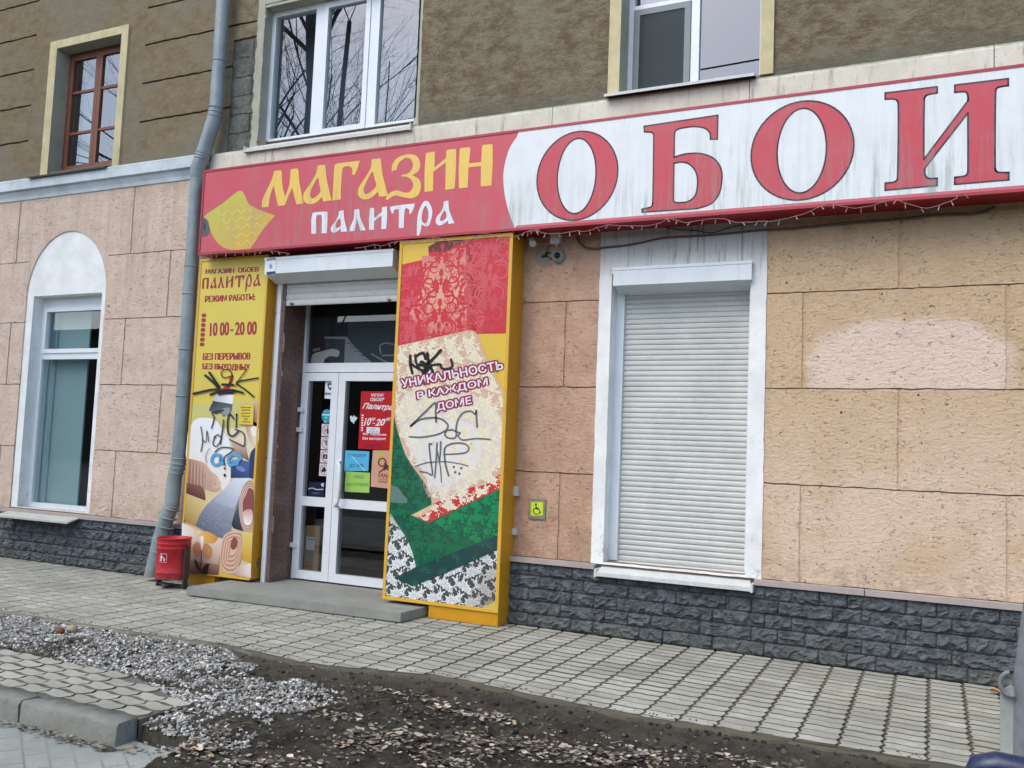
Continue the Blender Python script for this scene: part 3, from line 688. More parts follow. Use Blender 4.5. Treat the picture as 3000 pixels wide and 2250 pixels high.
for i in range(i0, 12):
    x = .196 + i * LX
    for j in range(20):
        y = -.05 - (j + 1) * LY
        if y + LY - .02 < edge(x + .1): continue
        if -6.35 < x < -4.3 and y > -.45: continue
        z = 0.006 * N2(x, y, .9) * 1.5
        op = max(0, min(1, (x + 4.6) / 1.5 + N2(x, y, 1.1, 4) * 1.3)) * max(.25, min(1, (y - edge(x)) / .55)) * (.8 + .4 * random.random())      # joints open up towards the right, silted up on the left
        paver(mb, x, y, LX, LY, z, gap=.0035 + (.0035 + .004 * N2(x, y, 3, 8)) * op, gapy=.003 + (.0042 + .006 * N2(x, y, 6, 2)) * op, wav=.0085, zig=.009, cut=lambda X: edge(X) + .012 * N2(X, 2, 9))
xs = [-13.6 + .1 * k for k in range(165)]
mb.add([(x, -.02, -.011) for x in xs] + [(x, edge(x) - .02 + .05 * N2(x, 3, 4) + .02 * N2(x, 3, 14), -.011) for x in xs], [(k + len(xs), k + 1 + len(xs), k + 1, k) for k in range(len(xs) - 1)], 1)
mb.add([(x, edge(x) - .02 + .05 * N2(x, 3, 4) + .02 * N2(x, 3, 14), -.011) for x in xs] + [(x, edge(x) - .05, -.13) for x in xs], [(k + len(xs), k + 1 + len(xs), k + 1, k) for k in range(len(xs) - 1)], 1)
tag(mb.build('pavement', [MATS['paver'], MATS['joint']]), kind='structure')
# lower kerbed strip of paving (left foreground)
mb = MB(); IX = -3.86
for i in range(46):
    for j in range(5):
        x = IX - (i + 1) * .205 + .03 * j; y = -3.62 + j * .118
        if x + .205 > IX + .09 + .05: continue
        if j == 4 and x > -4.6: continue
        if j == 3 and x > -4.35: continue
        paver(mb, x, y, .205, .118, 0.006 * N2(x, y, 2), wav=.013, zig=.012, gap=.005, gapy=.0075)
mb.add([(-14, -3.64, -.010), (IX + .02, -3.64, -.010), (IX + .0, -3.3, -.010), (-4.5, -3.05, -.010), (-14, -3.04, -.010)], [(0, 1, 2, 3, 4)], 1)
mb.add([(IX + .02, -3.64, -.010), (IX + .02, -3.64, -.14), (IX, -3.3, -.14), (IX, -3.3, -.010)], [(0, 1, 2, 3)], 1)
tag(mb.build('paved_strip', [MATS['paver'], simple('dark_joint', '#5f5d54', .95, .2, 3, bump=.4)]), kind='structure')
def kerb(x0, x1, sd):
    mb = MB(); prof = [(-3.775, -.14), (-3.772, -.022), (-3.764, -.004), (-3.75, .002), (-3.64, .002), (-3.635, -.14)]
    n = 36; vs = []
    for i in range(n + 1):
        x = x0 + (x1 - x0) * i / n; e = .008 * (i in (0, n))
        for k, (y, z) in enumerate(prof): vs.append((x, y + .016 * N2(x, k * 3 + sd, 5) + .006 * N2(x, k * 5 + sd, 23) + e, z + (.010 * N2(x, y * 4 + sd, 6) + .005 * N2(x, y * 9 + sd, 27) - e * .7 if 0 < k < 5 else 0)))
    m_ = len(prof); fs = [(i * m_ + k, (i + 1) * m_ + k, (i + 1) * m_ + k + 1, i * m_ + k + 1) for i in range(n) for k in range(m_ - 1)]
    mb.add(vs, fs, 0, None, True); mb.add(vs[:m_], [tuple(range(m_))[::-1]]); mb.add(vs[-m_:], [tuple(range(m_))]); return mb
kb = simple('old_kerb', '#80827a', .95, .2, 4, .8, '#55544b', bump=1.0)
for i, (a, b) in enumerate(((-4.615, -3.86), (-5.40, -4.63), (-6.18, -5.41))):
    tag(kerb(a, b, i * 7.3).build('kerb_stone', kb), kind='structure')
# road side sheet in the near left corner with dust-filled paving
def m_road():
    t = NT('dusty_road'); n = t.noise(1.1, 6, .7)
    c = t.mix(t.ramp(n, .3, .7), '#868b85', '#a2a7a0'); v = t.n('ShaderNodeMapping', {'Vector': t.pos, 'Rotation': (0, 0, .6)}).outputs[0]
    vw = t.n('ShaderNodeVectorMath', {0: v, 1: t.n('ShaderNodeTexNoise', {'Vector': t.pos, 'Scale': 6.0}).outputs[1]}, operation='MULTIPLY_ADD'); vw.inputs[1].default_value = (1, 1, 1); 
    br = t.n('ShaderNodeTexBrick', {'Vector': v, 'Scale': 1.0, 'Mortar Size': .009, 'Brick Width': .22, 'Row Height': .112, 'Mortar Smooth': .6})
    c = t.mix(t.math('MULTIPLY', br.outputs['Fac'], t.ramp(t.noise(2.2, 4, .7), .35, .6, .1, .7)), c, '#5d605b')
    c = t.mix(t.ramp(t.noise(20, 6, .8), .55, .75, 0, .5), c, '#6d6f69')
    MATS['road'] = t.fin(c, .92, t.bump(t.noise(40, 6, .8), .5, .006), spec=.2)
m_road()
mb = MB(); mb.add([(-14, -9, -.122), (-1.5, -9, -.122), (-2.6, -4.2, -.122), (-3.1, -3.8, -.122), (-3.55, -3.68, -.122), (-3.9, -3.64, -.122), (-14, -3.64, -.122)], [tuple(range(7))])
tag(mb.build('road', MATS['road']), kind='structure')
# bare soil bed
GRAV = gpoly([(-400, 1700), (0, 1778), (54, 1788), (163, 1790), (307, 1812), (416, 1836), (543, 1862), (669, 1908), (740, 1948), (700, 1985), (800, 1990), (880, 1990), (1000, 2012), (1030, 2030), (960, 2055), (820, 2085), (800, 2110), (680, 2085), (600, 2100), (700, 2130), (770, 2150), (740, 2180), (560, 2160), (470, 2140), (420, 2108), (475, 2065), (450, 2030), (416, 1997), (307, 1961), (163, 1940), (108, 1918), (0, 1900), (-500, 1800)])
def soil_z(x, y):
    d = edge(x) - y                       # distance out from the pavement edge
    z = -.075 + .03 * N2(x, y, 1.1, 2) + .016 * N2(x, y, 4.5, 5) + .010 * N2(x, y, 17, 8)
    rough = min(1, max(0, (d - .22) * 6)); z += rough * (.016 * N2(x, y, 40, 1) + .026 * abs(N2(x, y, 22, 4)) + .03 * max(0, N2(x, y, 7, 6)))
    if d < .3: z = z * max(0, d / .3) + (-.012) * (1 - max(0, d / .3)) - .012
    if x < -3.0: z += .03 * min(1, (-3.0 - x) / 1.0) * min(1, max(0, d / .3))
    if y < -3.5 and x > -3.9: z -= .04 * min(1, (-3.5 - y) / .4)
    if x < -3.86 and -3.80 < y < -3.0: z = min(z, -.05)
    if x < -3.5 and y < -3.62: z = -.16
    return z
mb = MB(); x0, x1, y0, y1, st = -9.0, 1.9, -5.3, -1.85, .019
nx, ny = int((x1 - x0) / st), int((y1 - y0) / st)
vs = [(x0 + i * st, y0 + j * st, soil_z(x0 + i * st, y0 + j * st)) for j in range(ny + 1) for i in range(nx + 1)]
mb.add(vs, [(j * (nx + 1) + i, j * (nx + 1) + i + 1, (j + 1) * (nx + 1) + i + 1, (j + 1) * (nx + 1) + i) for j in range(ny) for i in range(nx)], 0, None, True)
def m_soil():
    t = NT('soil'); n = t.noise(5, 7, .75); n2 = t.noise(60, 6, .8)
    c = t.mix(t.ramp(n, .35, .65), '#2f2b25', '#4e4a40'); c = t.mix(t.ramp(n2, .5, .75, 0, .5), c, '#6f685c'); c = t.mix(t.ramp(n2, .45, .3, 0, .7), c, '#151310')
    X, Y, Z = t.xyz(); c = t.mix(t.math('MULTIPLY', t.ramp(Z, -.055, -.02), .5), c, '#625e54')
    MATS['soil'] = t.fin(c, .95, t.bump(t.noise(70, 8, .85), .9, .015), spec=.2)
m_soil()
tag(mb.build('soil', MATS['soil']), kind='structure')
# gravel and leaf litter
def stone(mb, x, y, z, s, col):
    a = random.random() * 6.28; ca, sa = math.cos(a), math.sin(a); sx, sy, sz = s, s * (.5 + .4 * random.random()), s * (.2 + .25 * random.random()); tx, ty = (random.random() - .5) * .55, (random.random() - .5) * .55
    vs = []
    for dz in (-.5, .5):
        for k in range(5):
            t = k * 1.2566 + random.random() * .7; rr = (.42 if dz > 0 else .5) * (.8 + .35 * random.random()); px, py = rr * math.cos(t) * sx, rr * math.sin(t) * sy
            X, Y = px * ca - py * sa, px * sa + py * ca; vs.append((x + X, y + Y, z + dz * sz + X * tx + Y * ty + (random.random() - .5) * .2 * sz))
    mb.add(vs, [(5, 6, 7, 8, 9)] + [(k, (k + 1) % 5, 5 + (k + 1) % 5, 5 + k) for k in range(5)], 0, col)
mb = MB(); cnt = 0
cols = ['#b4b6b3', '#9a9d9a', '#cfd0cb', '#83847f', '#a8a294', '#8f928f', '#6c6c67', '#988b7c', '#d8d8d2', '#75706a']
bx = [p[0] for p in GRAV]; by = [p[1] for p in GRAV]
while cnt < 17500:
    x, y = random.uniform(max(min(bx), -8.6), max(bx)), random.uniform(min(by), max(by))
    if not inpoly(x + .08 * N2(x, y, 5), y + .08 * N2(x, y, 5, 9), GRAV): continue
    d = N2(x, y, 2.2, 3)
    if d < -.34 and random.random() < .75: continue
    if y > edge(x) - .01: continue
    cnt += 1; s = random.uniform(.011, .029) * (1.35 if random.random() < .1 else 1)
    k = .85 + .55 * random.random(); c = [v * k for v in lin(random.choice(cols))]
    stone(mb, x, y, max(soil_z(x, y), -.13) + .000 + random.random() * .011, s, c)
for _ in range(1500):       # strays
    x, y = random.uniform(-4.2, 1.0), random.uniform(-4.4, -2.15)
    if x < -3.8 and y < -2.95: continue
    k = .4 + .5 * random.random(); c = [v * k for v in lin(random.choice(cols))]; stone(mb, x, y, max(soil_z(x, y), -.13) + .004, random.uniform(.008, .026) * (2 if random.random() < .03 else 1), c)
tag(mb.build('gravel', attr_mat('gravel_stone', .9, .3, bump=.5, dirtcol='#5c5a52')), 'heap of pale grey crushed stone spilling between the two pavings', 'gravel', kind='stuff')
mb = MB()
for k_ in range(4200):
    x = random.uniform(-7.2, 1.2); y = edge(x) - (.16 + abs(random.gauss(0, .8))) if k_ % 5 else edge(x) + random.gauss(-.02, .05)
    if y < -4.4 or (x < -3.8 and -3.85 < y < -3.0) or (x < -3.4 and y < -3.7): continue
    on = y > edge(x); stone(mb, x, y, (.001 if on else max(soil_z(x, y), -.13)) + .002, random.uniform(.006, .016) if on or random.random() < .6 else random.uniform(.015, .05), [v * (.6 + .6 * (k_ % 7) / 7) for v in lin(random.choice(('#3a362f', '#4a453c', '#57524a', '#2b2823')))])
tag(mb.build('soil_clods', attr_mat('clod', .97, .1, bump=.8, dirtcol='#5c5a52', spec=.15)), 'dark crumbs and clods of soil scattered over the bare bed and the paving edge', 'soil clods', kind='stuff')
def leafpiece(mb, x, y, z, s, col):
    a = random.random() * 6.28; n = random.choice((5, 6, 7)); tx, ty = random.uniform(-.3, .3), random.uniform(-.3, .3); P = []
    cu = random.uniform(2, 14)
    for k in range(n):
        t = a + k * 6.283 / n + random.uniform(-.25, .25); r = s * random.uniform(.35, .6) * (1.3 if k == 0 else 1); X, Y = r * math.cos(t), r * math.sin(t) * .8
        P.append((x + X, y + Y, z + X * tx + Y * ty + cu * (X * X + Y * Y)))
    P.append((x, y, z)); n_ = n
    mb.add(P, [(k, (k + 1) % n_, n_) for k in range(n_)], 0, col)
lc = ['#8f8474', '#a89c88', '#7d7061', '#bdb29e', '#6f6458', '#938c80', '#9c8468', '#5a5047', '#aaa599', '#625a50', '#4b443d']
mb = MB(); clumps = [G(x, y, -.06) for x, y in ((1040, 2190), (1060, 2160), (1190, 2150), (1210, 2180), (1370, 2160), (1380, 2200), (1300, 2230), (1130, 2020), (1240, 2050), (1520, 2180), (1620, 2215), (1700, 2200), (1900, 2215), (2120, 2205), (620, 2185), (560, 2200), (330, 2150), (1450, 2100), (1330, 2085), (980, 2100), (1800, 2230), (2250, 2235), (720, 2235), (860, 2240))]
n = 0
while n < 3000:
    if n < 1700:
        c0 = random.choice(clumps); x, y = c0[0] + random.gauss(0, .09), c0[1] + random.gauss(0, .06)
    else: x, y = random.uniform(-4.4, 1.2), random.uniform(-4.8, -2.25)
    if y > edge(x) - .22 or (x < -3.8 and -3.80 < y < -2.9) or (x < -3.3 and y < -3.85): continue
    n += 1; k = random.uniform(.45, 1.1); leafpiece(mb, x, y, max(soil_z(x, y), -.125) + .008 + random.random() * .016, random.uniform(.012, .034) * (1.1 if n < 1700 else .8) * (1.6 if random.random() < .06 else 1), [v * k * (1.3 if n < 1700 else .9) for v in lin(random.choice(lc))])
for _ in range(160):
    x = random.uniform(-4.7, -3.8); leafpiece(mb, x, -3.80 - abs(random.gauss(0, .035)), -.112 + random.random() * .012, random.uniform(.015, .035), [v * .7 for v in lin(random.choice(lc))])
for _ in range(60):
    x, y = random.uniform(-7, .3), random.uniform(-2, -.12); leafpiece(mb, x, y, .006, random.uniform(.012, .026), [v * .5 for v in lin(random.choice(lc))])
for _ in range(230):        # twigs
    x, y = random.uniform(-3.9, .8), random.uniform(-4.6, -2.35)
    if x < -3.3 and y < -3.7: continue
    a = random.random() * 6.28; l = random.uniform(.03, .12); z = soil_z(x, y) + .012; mb.tube([(x, y, z), (x + l * .5 * math.cos(a), y + l * .5 * math.sin(a), z + .006), (x + l * math.cos(a + .3), y + l * math.sin(a + .3), z)], .0016, 4, 0, random.choice(lc), caps=False)
tag(mb.build('leaf_litter', attr_mat('dry_leaf', .85, .22, dirtcol='#39342d')), 'dry fallen leaves and twigs scattered over the dark soil', 'fallen leaves', kind='stuff')
def single(name, px, z, mk, label, cat): mb = MB(); mk(mb, G(*px, z)); tag(mb.build(name, attr_mat('dry_leaf')), label, cat)
def rock_at(mb, p, s, col): 
    for _ in range(1):
        vs = []; 
        for j in range(5):
            for i in range(9):
                th, ph = j / 4 * math.pi, i / 9 * 6.283; r = s * (1 + .3 * noise.noise(Vector((math.cos(ph) * 2, math.sin(ph) * 2 + j, s * 90))))
                vs.append((p[0] + r * math.sin(th) * math.cos(ph), p[1] + r * .8 * math.sin(th) * math.sin(ph), p[2] + r * .62 * math.cos(th) + r * .3))
        mb.add(vs, [(j * 9 + i, (j + 1) * 9 + i, (j + 1) * 9 + (i + 1) % 9, j * 9 + (i + 1) % 9) for j in range(4) for i in range(9)], 0, col, True)
single('stone', (175, 1853), -.02, lambda m_, p: rock_at(m_, p, .045, '#7a5038'), 'reddish brown stone lying on the pale gravel heap', 'stone')
single('stone', (212, 1848), -.02, lambda m_, p: rock_at(m_, p, .05, '#a2957b'), 'tan rounded stone lying beside the reddish brown one on the gravel', 'stone')
single('stone', (125, 2236), -.09, lambda m_, p: None, 'x', 'x') if 0 else None
def bigleaf(mb, p, s, col, rise=.03):
    n = 11; P = [(p[0], p[1], p[2] + .01)]
    for k in range(n):
        t = k / n * 6.283; r = s * (.55 + .35 * math.cos(t)) * (1 + .12 * math.sin(5 * t)); P.append((p[0] + r * math.cos(t), p[1] + r * .8 * math.sin(t), p[2] + .006 + rise * abs(math.sin(t)) ** 2))
    mb.add(P, [(0, k + 1, (k + 1) % n + 1) for k in range(n)], 0, col)
single('dry_leaf', (2908, 2030), .008, lambda m_, p: bigleaf(m_, p, .07, '#b98f63'), 'single orange-tan dry leaf on the pavement by the grey post', 'leaf')
# entrance step slab
mb = MB(); P = [G(548, 1719, .085), G(1174, 1797, .085), G(1250, 1768, .085)]
q = [(P[0][0], P[0][1]), (P[1][0], P[1][1]), (P[1][0] + .03, -.01), (-3.8, -.01), (-3.8, YD + .2), (-6.045, YD + .2), (-6.045, -.02), (P[0][0] + .02, -.02)]
prev = None
for z0, z1, ex in ((.006, .012, -.006), (.012, .078, 0), (.078, .087, -.006)):
    pts = [(x - (ex if i == 1 else -ex if i == 0 else 0) * -1 * (1 if i in (0, 1) else 0), y - ex * (i in (0, 1)), z0) for i, (x, y) in enumerate(q)]
    mb.prism(pts, (0, 0, z1 - z0))
tag(mb.build('entrance_step', M['conc']), 'low grey concrete slab step in front of the shop door', 'step')
mb = MB(); mb.box((q[0][0] + .15, q[0][1] + .12, -.01), (P[1][0] - .15, -.1, .006)); tag(mb.build('step_bedding', simple('dark_bed', '#2f2d29', .95)), kind='structure')

# ================================================================== SIGNS
PR_, PS_, PO_ = M['print'], M['psign'], M['poster']
r6 = zt(500, 350, .4521); r7 = zt(1400, 200, .7233)
# ---- long fascia sign
YS = -.30
sg = thing('fascia_sign', (-3.2, YS, 3.9), 'long red and white illuminated shop sign reading МАГАЗИН ПАЛИТРА ОБОИ above the entrance', 'shop sign')
SX0 = W(590, 625, YS)[0]; SX1 = 2.0; SZ0, SZ1 = W(1507, 676, YS)[2], W(2200, 291, YS)[2]
m = MB(); m.box((SX0, YS + .006, SZ0 + .004), (SX1, -.02, SZ1 - .004)); m.build('sign_body', M['redm'], sg)
m = MB(); frame(m, SX0 - .004, SX1, SZ0, SZ1, .022, YS - .006, YS + .02)
m.build('edge_trim', simple('faded_red_trim', '#a8303f', .4, .1, 3, .2, '#5a2a2e'), sg)
RED = '#c84c5a'; XA = W(1475, 500, YS)[0]
m = MB(); m.poly([(SX0 + .02, YS, SZ0 + .02), (W(1520, 470, YS)[0] + .12, YS, SZ0 + .02), (W(1520, 470, YS)[0] + .12, YS, SZ1 - .02), (SX0 + .02, YS, SZ1 - .02)], (), RED)
arcp = [(x, y) for x, y in spl([(165, 268), (128, 325), (107, 400), (103, 450), (110, 520), (128, 590), (156, 662)], closed=False, k=4)]
w0 = [W(x, y, YS - .0015) for x, y in r7(arcp)]; w0[0][2] = SZ1 - .02; w0[-1][2] = SZ0 + .045
m.poly(w0 + [(SX1 - .02, YS - .0015, SZ0 + .045), (SX1 - .02, YS - .0015, SZ1 - .022)], (), '#dfe5e6')
m.poly([w0[-1] + Vector((.0, 0, -.0)), (SX1 - .02, YS - .0015, SZ0 + .045), (SX1 - .02, YS - .0015, SZ0 + .02), (w0[-1][0] + .02, YS - .0015, SZ0 + .02)], (), '#c9606c')
m.build('sign_face', PS_, sg)
# picture of an unrolled wallpaper on the red part
m = MB(); Y1 = YS - .0015
roll = r6(spl([(218, 628), (330, 548), (440, 463), (466, 466, 1), (484, 500), (505, 545), (560, 580), (678, 623, 1), (600, 715), (512, 848, 1), (440, 856), (340, 828), (285, 775), (252, 700), (243, 655)], k=4))
grad(m, [(p[0], p[2]) for p in (W(x, y, Y1) for x, y in roll)], Y1, '#c2bd4a', '#d3a63f', -.9, 12)
for row in range(5):
    z = []
    for k in range(9): z.append((300 + row * 52 + k * 32 - row * 20, 600 + row * 48 + (k % 2) * 26 - k * 4))
    m.stroke([p for p in r6(z) if inpoly(p[0], p[1], roll)] or r6(z[:2]), 1.6, Y1 - .0012, '#ded98a')
m.flat(r6(spl([(203, 643), (228, 645), (246, 680), (250, 720), (236, 748), (205, 755)], k=4)), Y1 - .0014, '#4a4e55'); m.flat(r6(spl([(212, 672), (226, 680), (226, 710), (213, 718)], k=3)), Y1 - .0018, '#24272b')
m.build('wallpaper_picture', PS_, sg)
def letter(shape, holes=(), col='#e8c35a', tr=r6, par=sg, Y=YS - .002, outline=None, k=4, name='letter'):
    m = MB(); P = tr(spl(shape, k=k)); H = [tr(spl(h, k=k)) for h in holes]
    m.flat(P, Y, col, H)
    if outline:
        for L in [P] + H: 
            n = len(L)
            for i in range(n):
                a, b = W(*L[i], Y - .0006), W(*L[(i + 1) % n], Y - .0006); d = (b - a)
                if d.length < 1e-6: continue
                d.normalize(); q = Vector((-d[2], 0, d[0])) * outline[0]; a2, b2 = a - d * outline[0] * .6, b + d * outline[0] * .6
                m.poly([a2 - q, b2 - q, b2 + q, a2 + q], (), outline[1])
    return m.build(name, PS_, par)
s = 1  # corner flag
letter([(590, 570, s), (597, 515), (655, 390), (668, 345, s), (672, 335), (714, 330), (720, 340, s), (724, 430), (742, 500, s), (768, 425), (778, 328, s), (784, 322), (822, 318), (828, 330, s), (835, 410), (861, 545, s), (815, 551, s), (792, 460), (788, 440, s), (760, 505), (740, 557, s), (695, 560, s), (668, 430, s), (645, 490), (634, 566, s)])
def azb(o, h, **kw): letter(o, [h], **kw)
azb([(952, 303, s), (958, 299), (998, 294), (1003, 300, s), (1010, 380), (1042, 524, s), (990, 532, s), (980, 502, s), (945, 538), (900, 549), (865, 530), (862, 480), (905, 415), (940, 355)], [(955, 378), (925, 425), (902, 485), (915, 512), (945, 498), (970, 466), (963, 420)])
letter([(1048, 526, s), (1055, 400), (1062, 300), (1078, 286), (1150, 276), (1225, 267, s), (1212, 315), (1192, 360, s), (1174, 358, s), (1178, 328), (1160, 304), (1122, 309), (1112, 335), (1104, 440), (1102, 518, s)])
azb([(1302, 262, s), (1308, 257), (1356, 252), (1362, 258, s), (1372, 350), (1408, 495, s), (1352, 501, s), (1342, 468, s), (1300, 508), (1250, 518), (1215, 490), (1220, 440), (1265, 370), (1298, 310)], [(1308, 338), (1272, 398), (1250, 455), (1262, 484), (1298, 468), (1332, 428), (1320, 380)])
letter([(1432, 336, s), (1438, 290), (1470, 248), (1540, 225), (1595, 238), (1617, 285), (1605, 335), (1565, 362, s), (1610, 388), (1622, 435), (1605, 488), (1560, 511), (1500, 502), (1450, 494), (1405, 522), (1392, 514, s), (1420, 475), (1465, 460), (1510, 473), (1548, 470), (1572, 430), (1560, 392), (1530, 372), (1494, 370, s), (1496, 360, s), (1545, 345), (1570, 300), (1558, 260), (1525, 250), (1488, 272), (1470, 300), (1466, 325, s)])
letter([(1645, 470, s), (1646, 330), (1654, 218, s), (1708, 208), (1712, 214, s), (1710, 312, s), (1784, 250, s), (1787, 205, s), (1792, 197), (1846, 192), (1850, 198, s), (1848, 320), (1840, 448, s), (1784, 456), (1779, 450, s), (1783, 278, s), (1702, 340, s), (1700, 464, s)])
letter([(1868, 446, s), (1867, 320), (1874, 192, s), (1880, 186), (1936, 180), (1942, 186, s), (1934, 285, s), (2012, 276, s), (2018, 172, s), (2024, 166), (2080, 160), (2086, 166, s), (2086, 300), (2078, 428, s), (2014, 434), (2009, 428, s), (2011, 302, s), (1930, 310, s), (1925, 442, s)])
wc = '#dde4e8'
letter([(912, 742, s), (911, 650), (920, 606, s), (930, 602), (1010, 597), (1016, 602, s), (1016, 660), (1012, 736, s), (978, 739, s), (980, 640), (976, 618, s), (948, 620, s), (942, 645), (944, 740, s)], col=wc)
azb([(1090, 594, s), (1120, 588, s), (1124, 640), (1144, 725, s), (1104, 729, s), (1099, 708, s), (1068, 733), (1042, 727), (1040, 698), (1070, 655), (1088, 620)], [(1094, 640), (1070, 680), (1074, 703), (1092, 698), (1104, 678)], col=wc)
letter([(1190, 584, s), (1222, 580, s), (1228, 635), (1264, 717, s), (1230, 721, s), (1214, 665), (1207, 635, s), (1202, 675), (1190, 722, s), (1158, 726, s), (1162, 700), (1185, 645)], col=wc)
letter([(1286, 716, s), (1285, 640), (1291, 575, s), (1318, 572, s), (1318, 640, s), (1368, 600, s), (1370, 568, s), (1402, 564, s), (1402, 640), (1396, 709, s), (1364, 711, s), (1367, 622, s), (1318, 660, s), (1318, 714, s)], col=wc)
letter([(1420, 568, s), (1440, 562), (1500, 553), (1583, 545, s), (1575, 575), (1556, 612, s), (1546, 610, s), (1545, 585), (1522, 575), (1514, 610), (1510, 702, s), (1478, 704, s), (1479, 630), (1478, 582, s), (1450, 586), (1442, 612, s), (1432, 608, s)], col=wc)
azb([(1607, 762, s), (1596, 755), (1597, 660), (1608, 595), (1640, 532), (1668, 532), (1692, 575), (1694, 620), (1675, 685), (1650, 694), (1626, 678, s), (1622, 715)], [(1648, 560), (1630, 605), (1628, 655), (1645, 675), (1663, 660), (1670, 610), (1662, 572)], col=wc)
azb([(1770, 532, s), (1800, 525, s), (1806, 590), (1839, 672, s), (1800, 678, s), (1795, 655, s), (1766, 680), (1735, 686), (1718, 665), (1725, 630), (1760, 585)], [(1776, 590), (1750, 630), (1746, 655), (1766, 655), (1788, 630)], col=wc)
ol = (.0065, '#3a2a33'); RL = '#c23f4e'
def ell(cx, cz, rx, rz, n=56, p=2.0): return [(cx + rx * math.copysign(abs(math.cos(t)) ** (2 / p), math.cos(t)), YS - .002, cz + rz * math.copysign(abs(math.sin(t)) ** (2 / p), math.sin(t))) for t in (2 * math.pi * k / n for k in range(n))]
def ring(m, L, wd, col, dy=-.0008):
    n = len(L)
    for i in range(n):
        a, b = Vector(L[i]), Vector(L[(i + 1) % n]); a.y += dy; b.y += dy; d = (b - a).normalized(); q = Vector((-d[2], 0, d[0])) * wd
        m.poly([a - q - d * wd * .5, b - q + d * wd * .5, b + q + d * wd * .5, a + q - d * wd * .5], (), col)
for (l, rr, t, b, il, ir, it, ib) in (((240, 445), (567, 425), (395, 258), (410, 614), (322, 450), (479, 422), (400, 285), (405, 588)), ((1107, 350), (1523, 320), (1308, 135), (1315, 533), (1212, 350), (1412, 325), (1305, 164), (1312, 505))):
    f = lambda p: W(*r7([p])[0], YS); o1 = ell((f(l)[0] + f(rr)[0]) / 2, (f(t)[2] + f(b)[2]) / 2, (f(rr)[0] - f(l)[0]) / 2, (f(t)[2] - f(b)[2]) / 2)
    o2 = ell((f(il)[0] + f(ir)[0]) / 2, (f(it)[2] + f(ib)[2]) / 2, (f(ir)[0] - f(il)[0]) / 2, (f(it)[2] - f(ib)[2]) / 2)
    m = MB(); m.poly(o1, [o2], RL); ring(m, o1, ol[0], ol[1]); ring(m, o2, ol[0], ol[1]); m.build('letter', PS_, sg)
letter([(673, 235, s), (972, 190, s), (970, 287, s), (942, 287, s), (940, 262), (920, 243), (880, 236), (840, 240), (808, 248), (797, 262), (795, 360, s), (840, 347), (900, 345), (950, 362), (980, 395), (989, 440), (978, 505), (945, 548), (890, 568, s), (665, 583, s), (665, 570, s), (700, 562), (708, 545), (712, 270), (703, 259), (675, 258, s)], [[(794, 385, s), (830, 380), (862, 392), (885, 425), (890, 470), (880, 515), (850, 540), (805, 544), (792, 538, s)]], col=RL, tr=r7, outline=ol)
letter([(1650, 100, s), (1860, 75, s), (1860, 100, s), (1820, 108), (1808, 125), (1806, 370, s), (1985, 132, s), (1985, 112), (1975, 95), (1932, 98, s), (1932, 68, s), (2148, 42, s), (2148, 70, s), (2108, 77), (2097, 92), (2095, 405), (2107, 421), (2150, 422, s), (2150, 452, s), (1932, 470, s), (1932, 442, s), (1975, 435), (1985, 418), (1985, 180, s), (1810, 405, s), (1811, 430), (1825, 446), (1860, 445, s), (1860, 475, s), (1650, 494, s), (1650, 465, s), (1688, 460), (1700, 445), (1703, 145), (1692, 126), (1650, 125, s)], col=RL, tr=r7, outline=ol)

# ---- left yellow panel with opening hours
YL = -.155
LX0, LX1 = (W(582, 760, YL)[0] + W(532, 1690, YL)[0]) / 2, (W(786, 741, YL)[0] + W(734, 1703, YL)[0]) / 2
LZ0, LZ1 = .115, SZ0 - .01
lp = thing('light_box', ((LX0 + LX1) / 2, YL, LZ0), 'narrow yellow light box with opening hours and pictures of wallpaper rolls left of the door', 'sign panel')
m = MB(); m.box((LX0, YL + .004, LZ0), (LX1, 0, LZ1)); m.box((LX0, YL + .03, .0), (LX0 + .45, -.02, LZ0)); m.build('box_body', M['ochre'], lp)
m = MB(); frame(m, LX0 - .003, LX1 + .003, LZ0 - .003, LZ1, .024, YL - .008, YL + .01); m.build('edge_trim', M['yellow'], lp)
m = MB(); Yf = YL - .001; m.poly([(LX0 + .02, Yf, LZ0 + .02), (LX1 - .02, Yf, LZ0 + .02), (LX1 - .02, Yf, LZ1 - .02), (LX0 + .02, Yf, LZ1 - .02)], (), '#d9c556')
def L(pts, col, lay, k=4, c2=None, ang=0.0, gam=1.0):
    P = r8(spl(pts, k=k)); Y = Yf - .0006 * lay
    if c2 is None: m.flat(P, Y, col); return
    grad(m, [(p[0], p[2]) for p in (W(x, y, Y) for x, y in P)], Y, col, c2, ang, 14, gam)
r8 = zt(500, 1050, .392); q = 1
L([(150, 345, q), (660, 318, q), (655, 560, q), (120, 640, q)], '#c9c37a', 1, 1)
L([(125, 560, q), (655, 500, q), (600, 1640, q), (84, 1560, q)], '#cdb070', 2, 1, '#e2dcc0', .9)
L([(340, 268), (362, 240), (400, 215), (432, 185), (440, 140), (458, 115), (468, 135), (455, 190), (440, 235), (472, 270)], '#b72436', 3)
L([(340, 262, q), (472, 272, q), (462, 342, q), (316, 318, q)], '#b9bfca', 4, 1, '#eef0f4', 0)
L([(318, 318, q), (462, 342, q), (458, 375), (440, 432, q), (418, 420), (395, 436), (375, 408), (340, 418), (286, 388, q), (296, 360)], '#2c3034', 5, 4, '#6d7478', -1.2)
L([(380, 380), (440, 370), (430, 425), (395, 420)], '#8d9798', 6)
L([(130, 570), (160, 485), (205, 448), (270, 444), (330, 458), (368, 500), (400, 560), (440, 620), (450, 700), (440, 800), (450, 900), (400, 990), (340, 900), (230, 800), (118, 760)], '#e9e4d8', 6, 4, '#e6ecf2', 1.2)
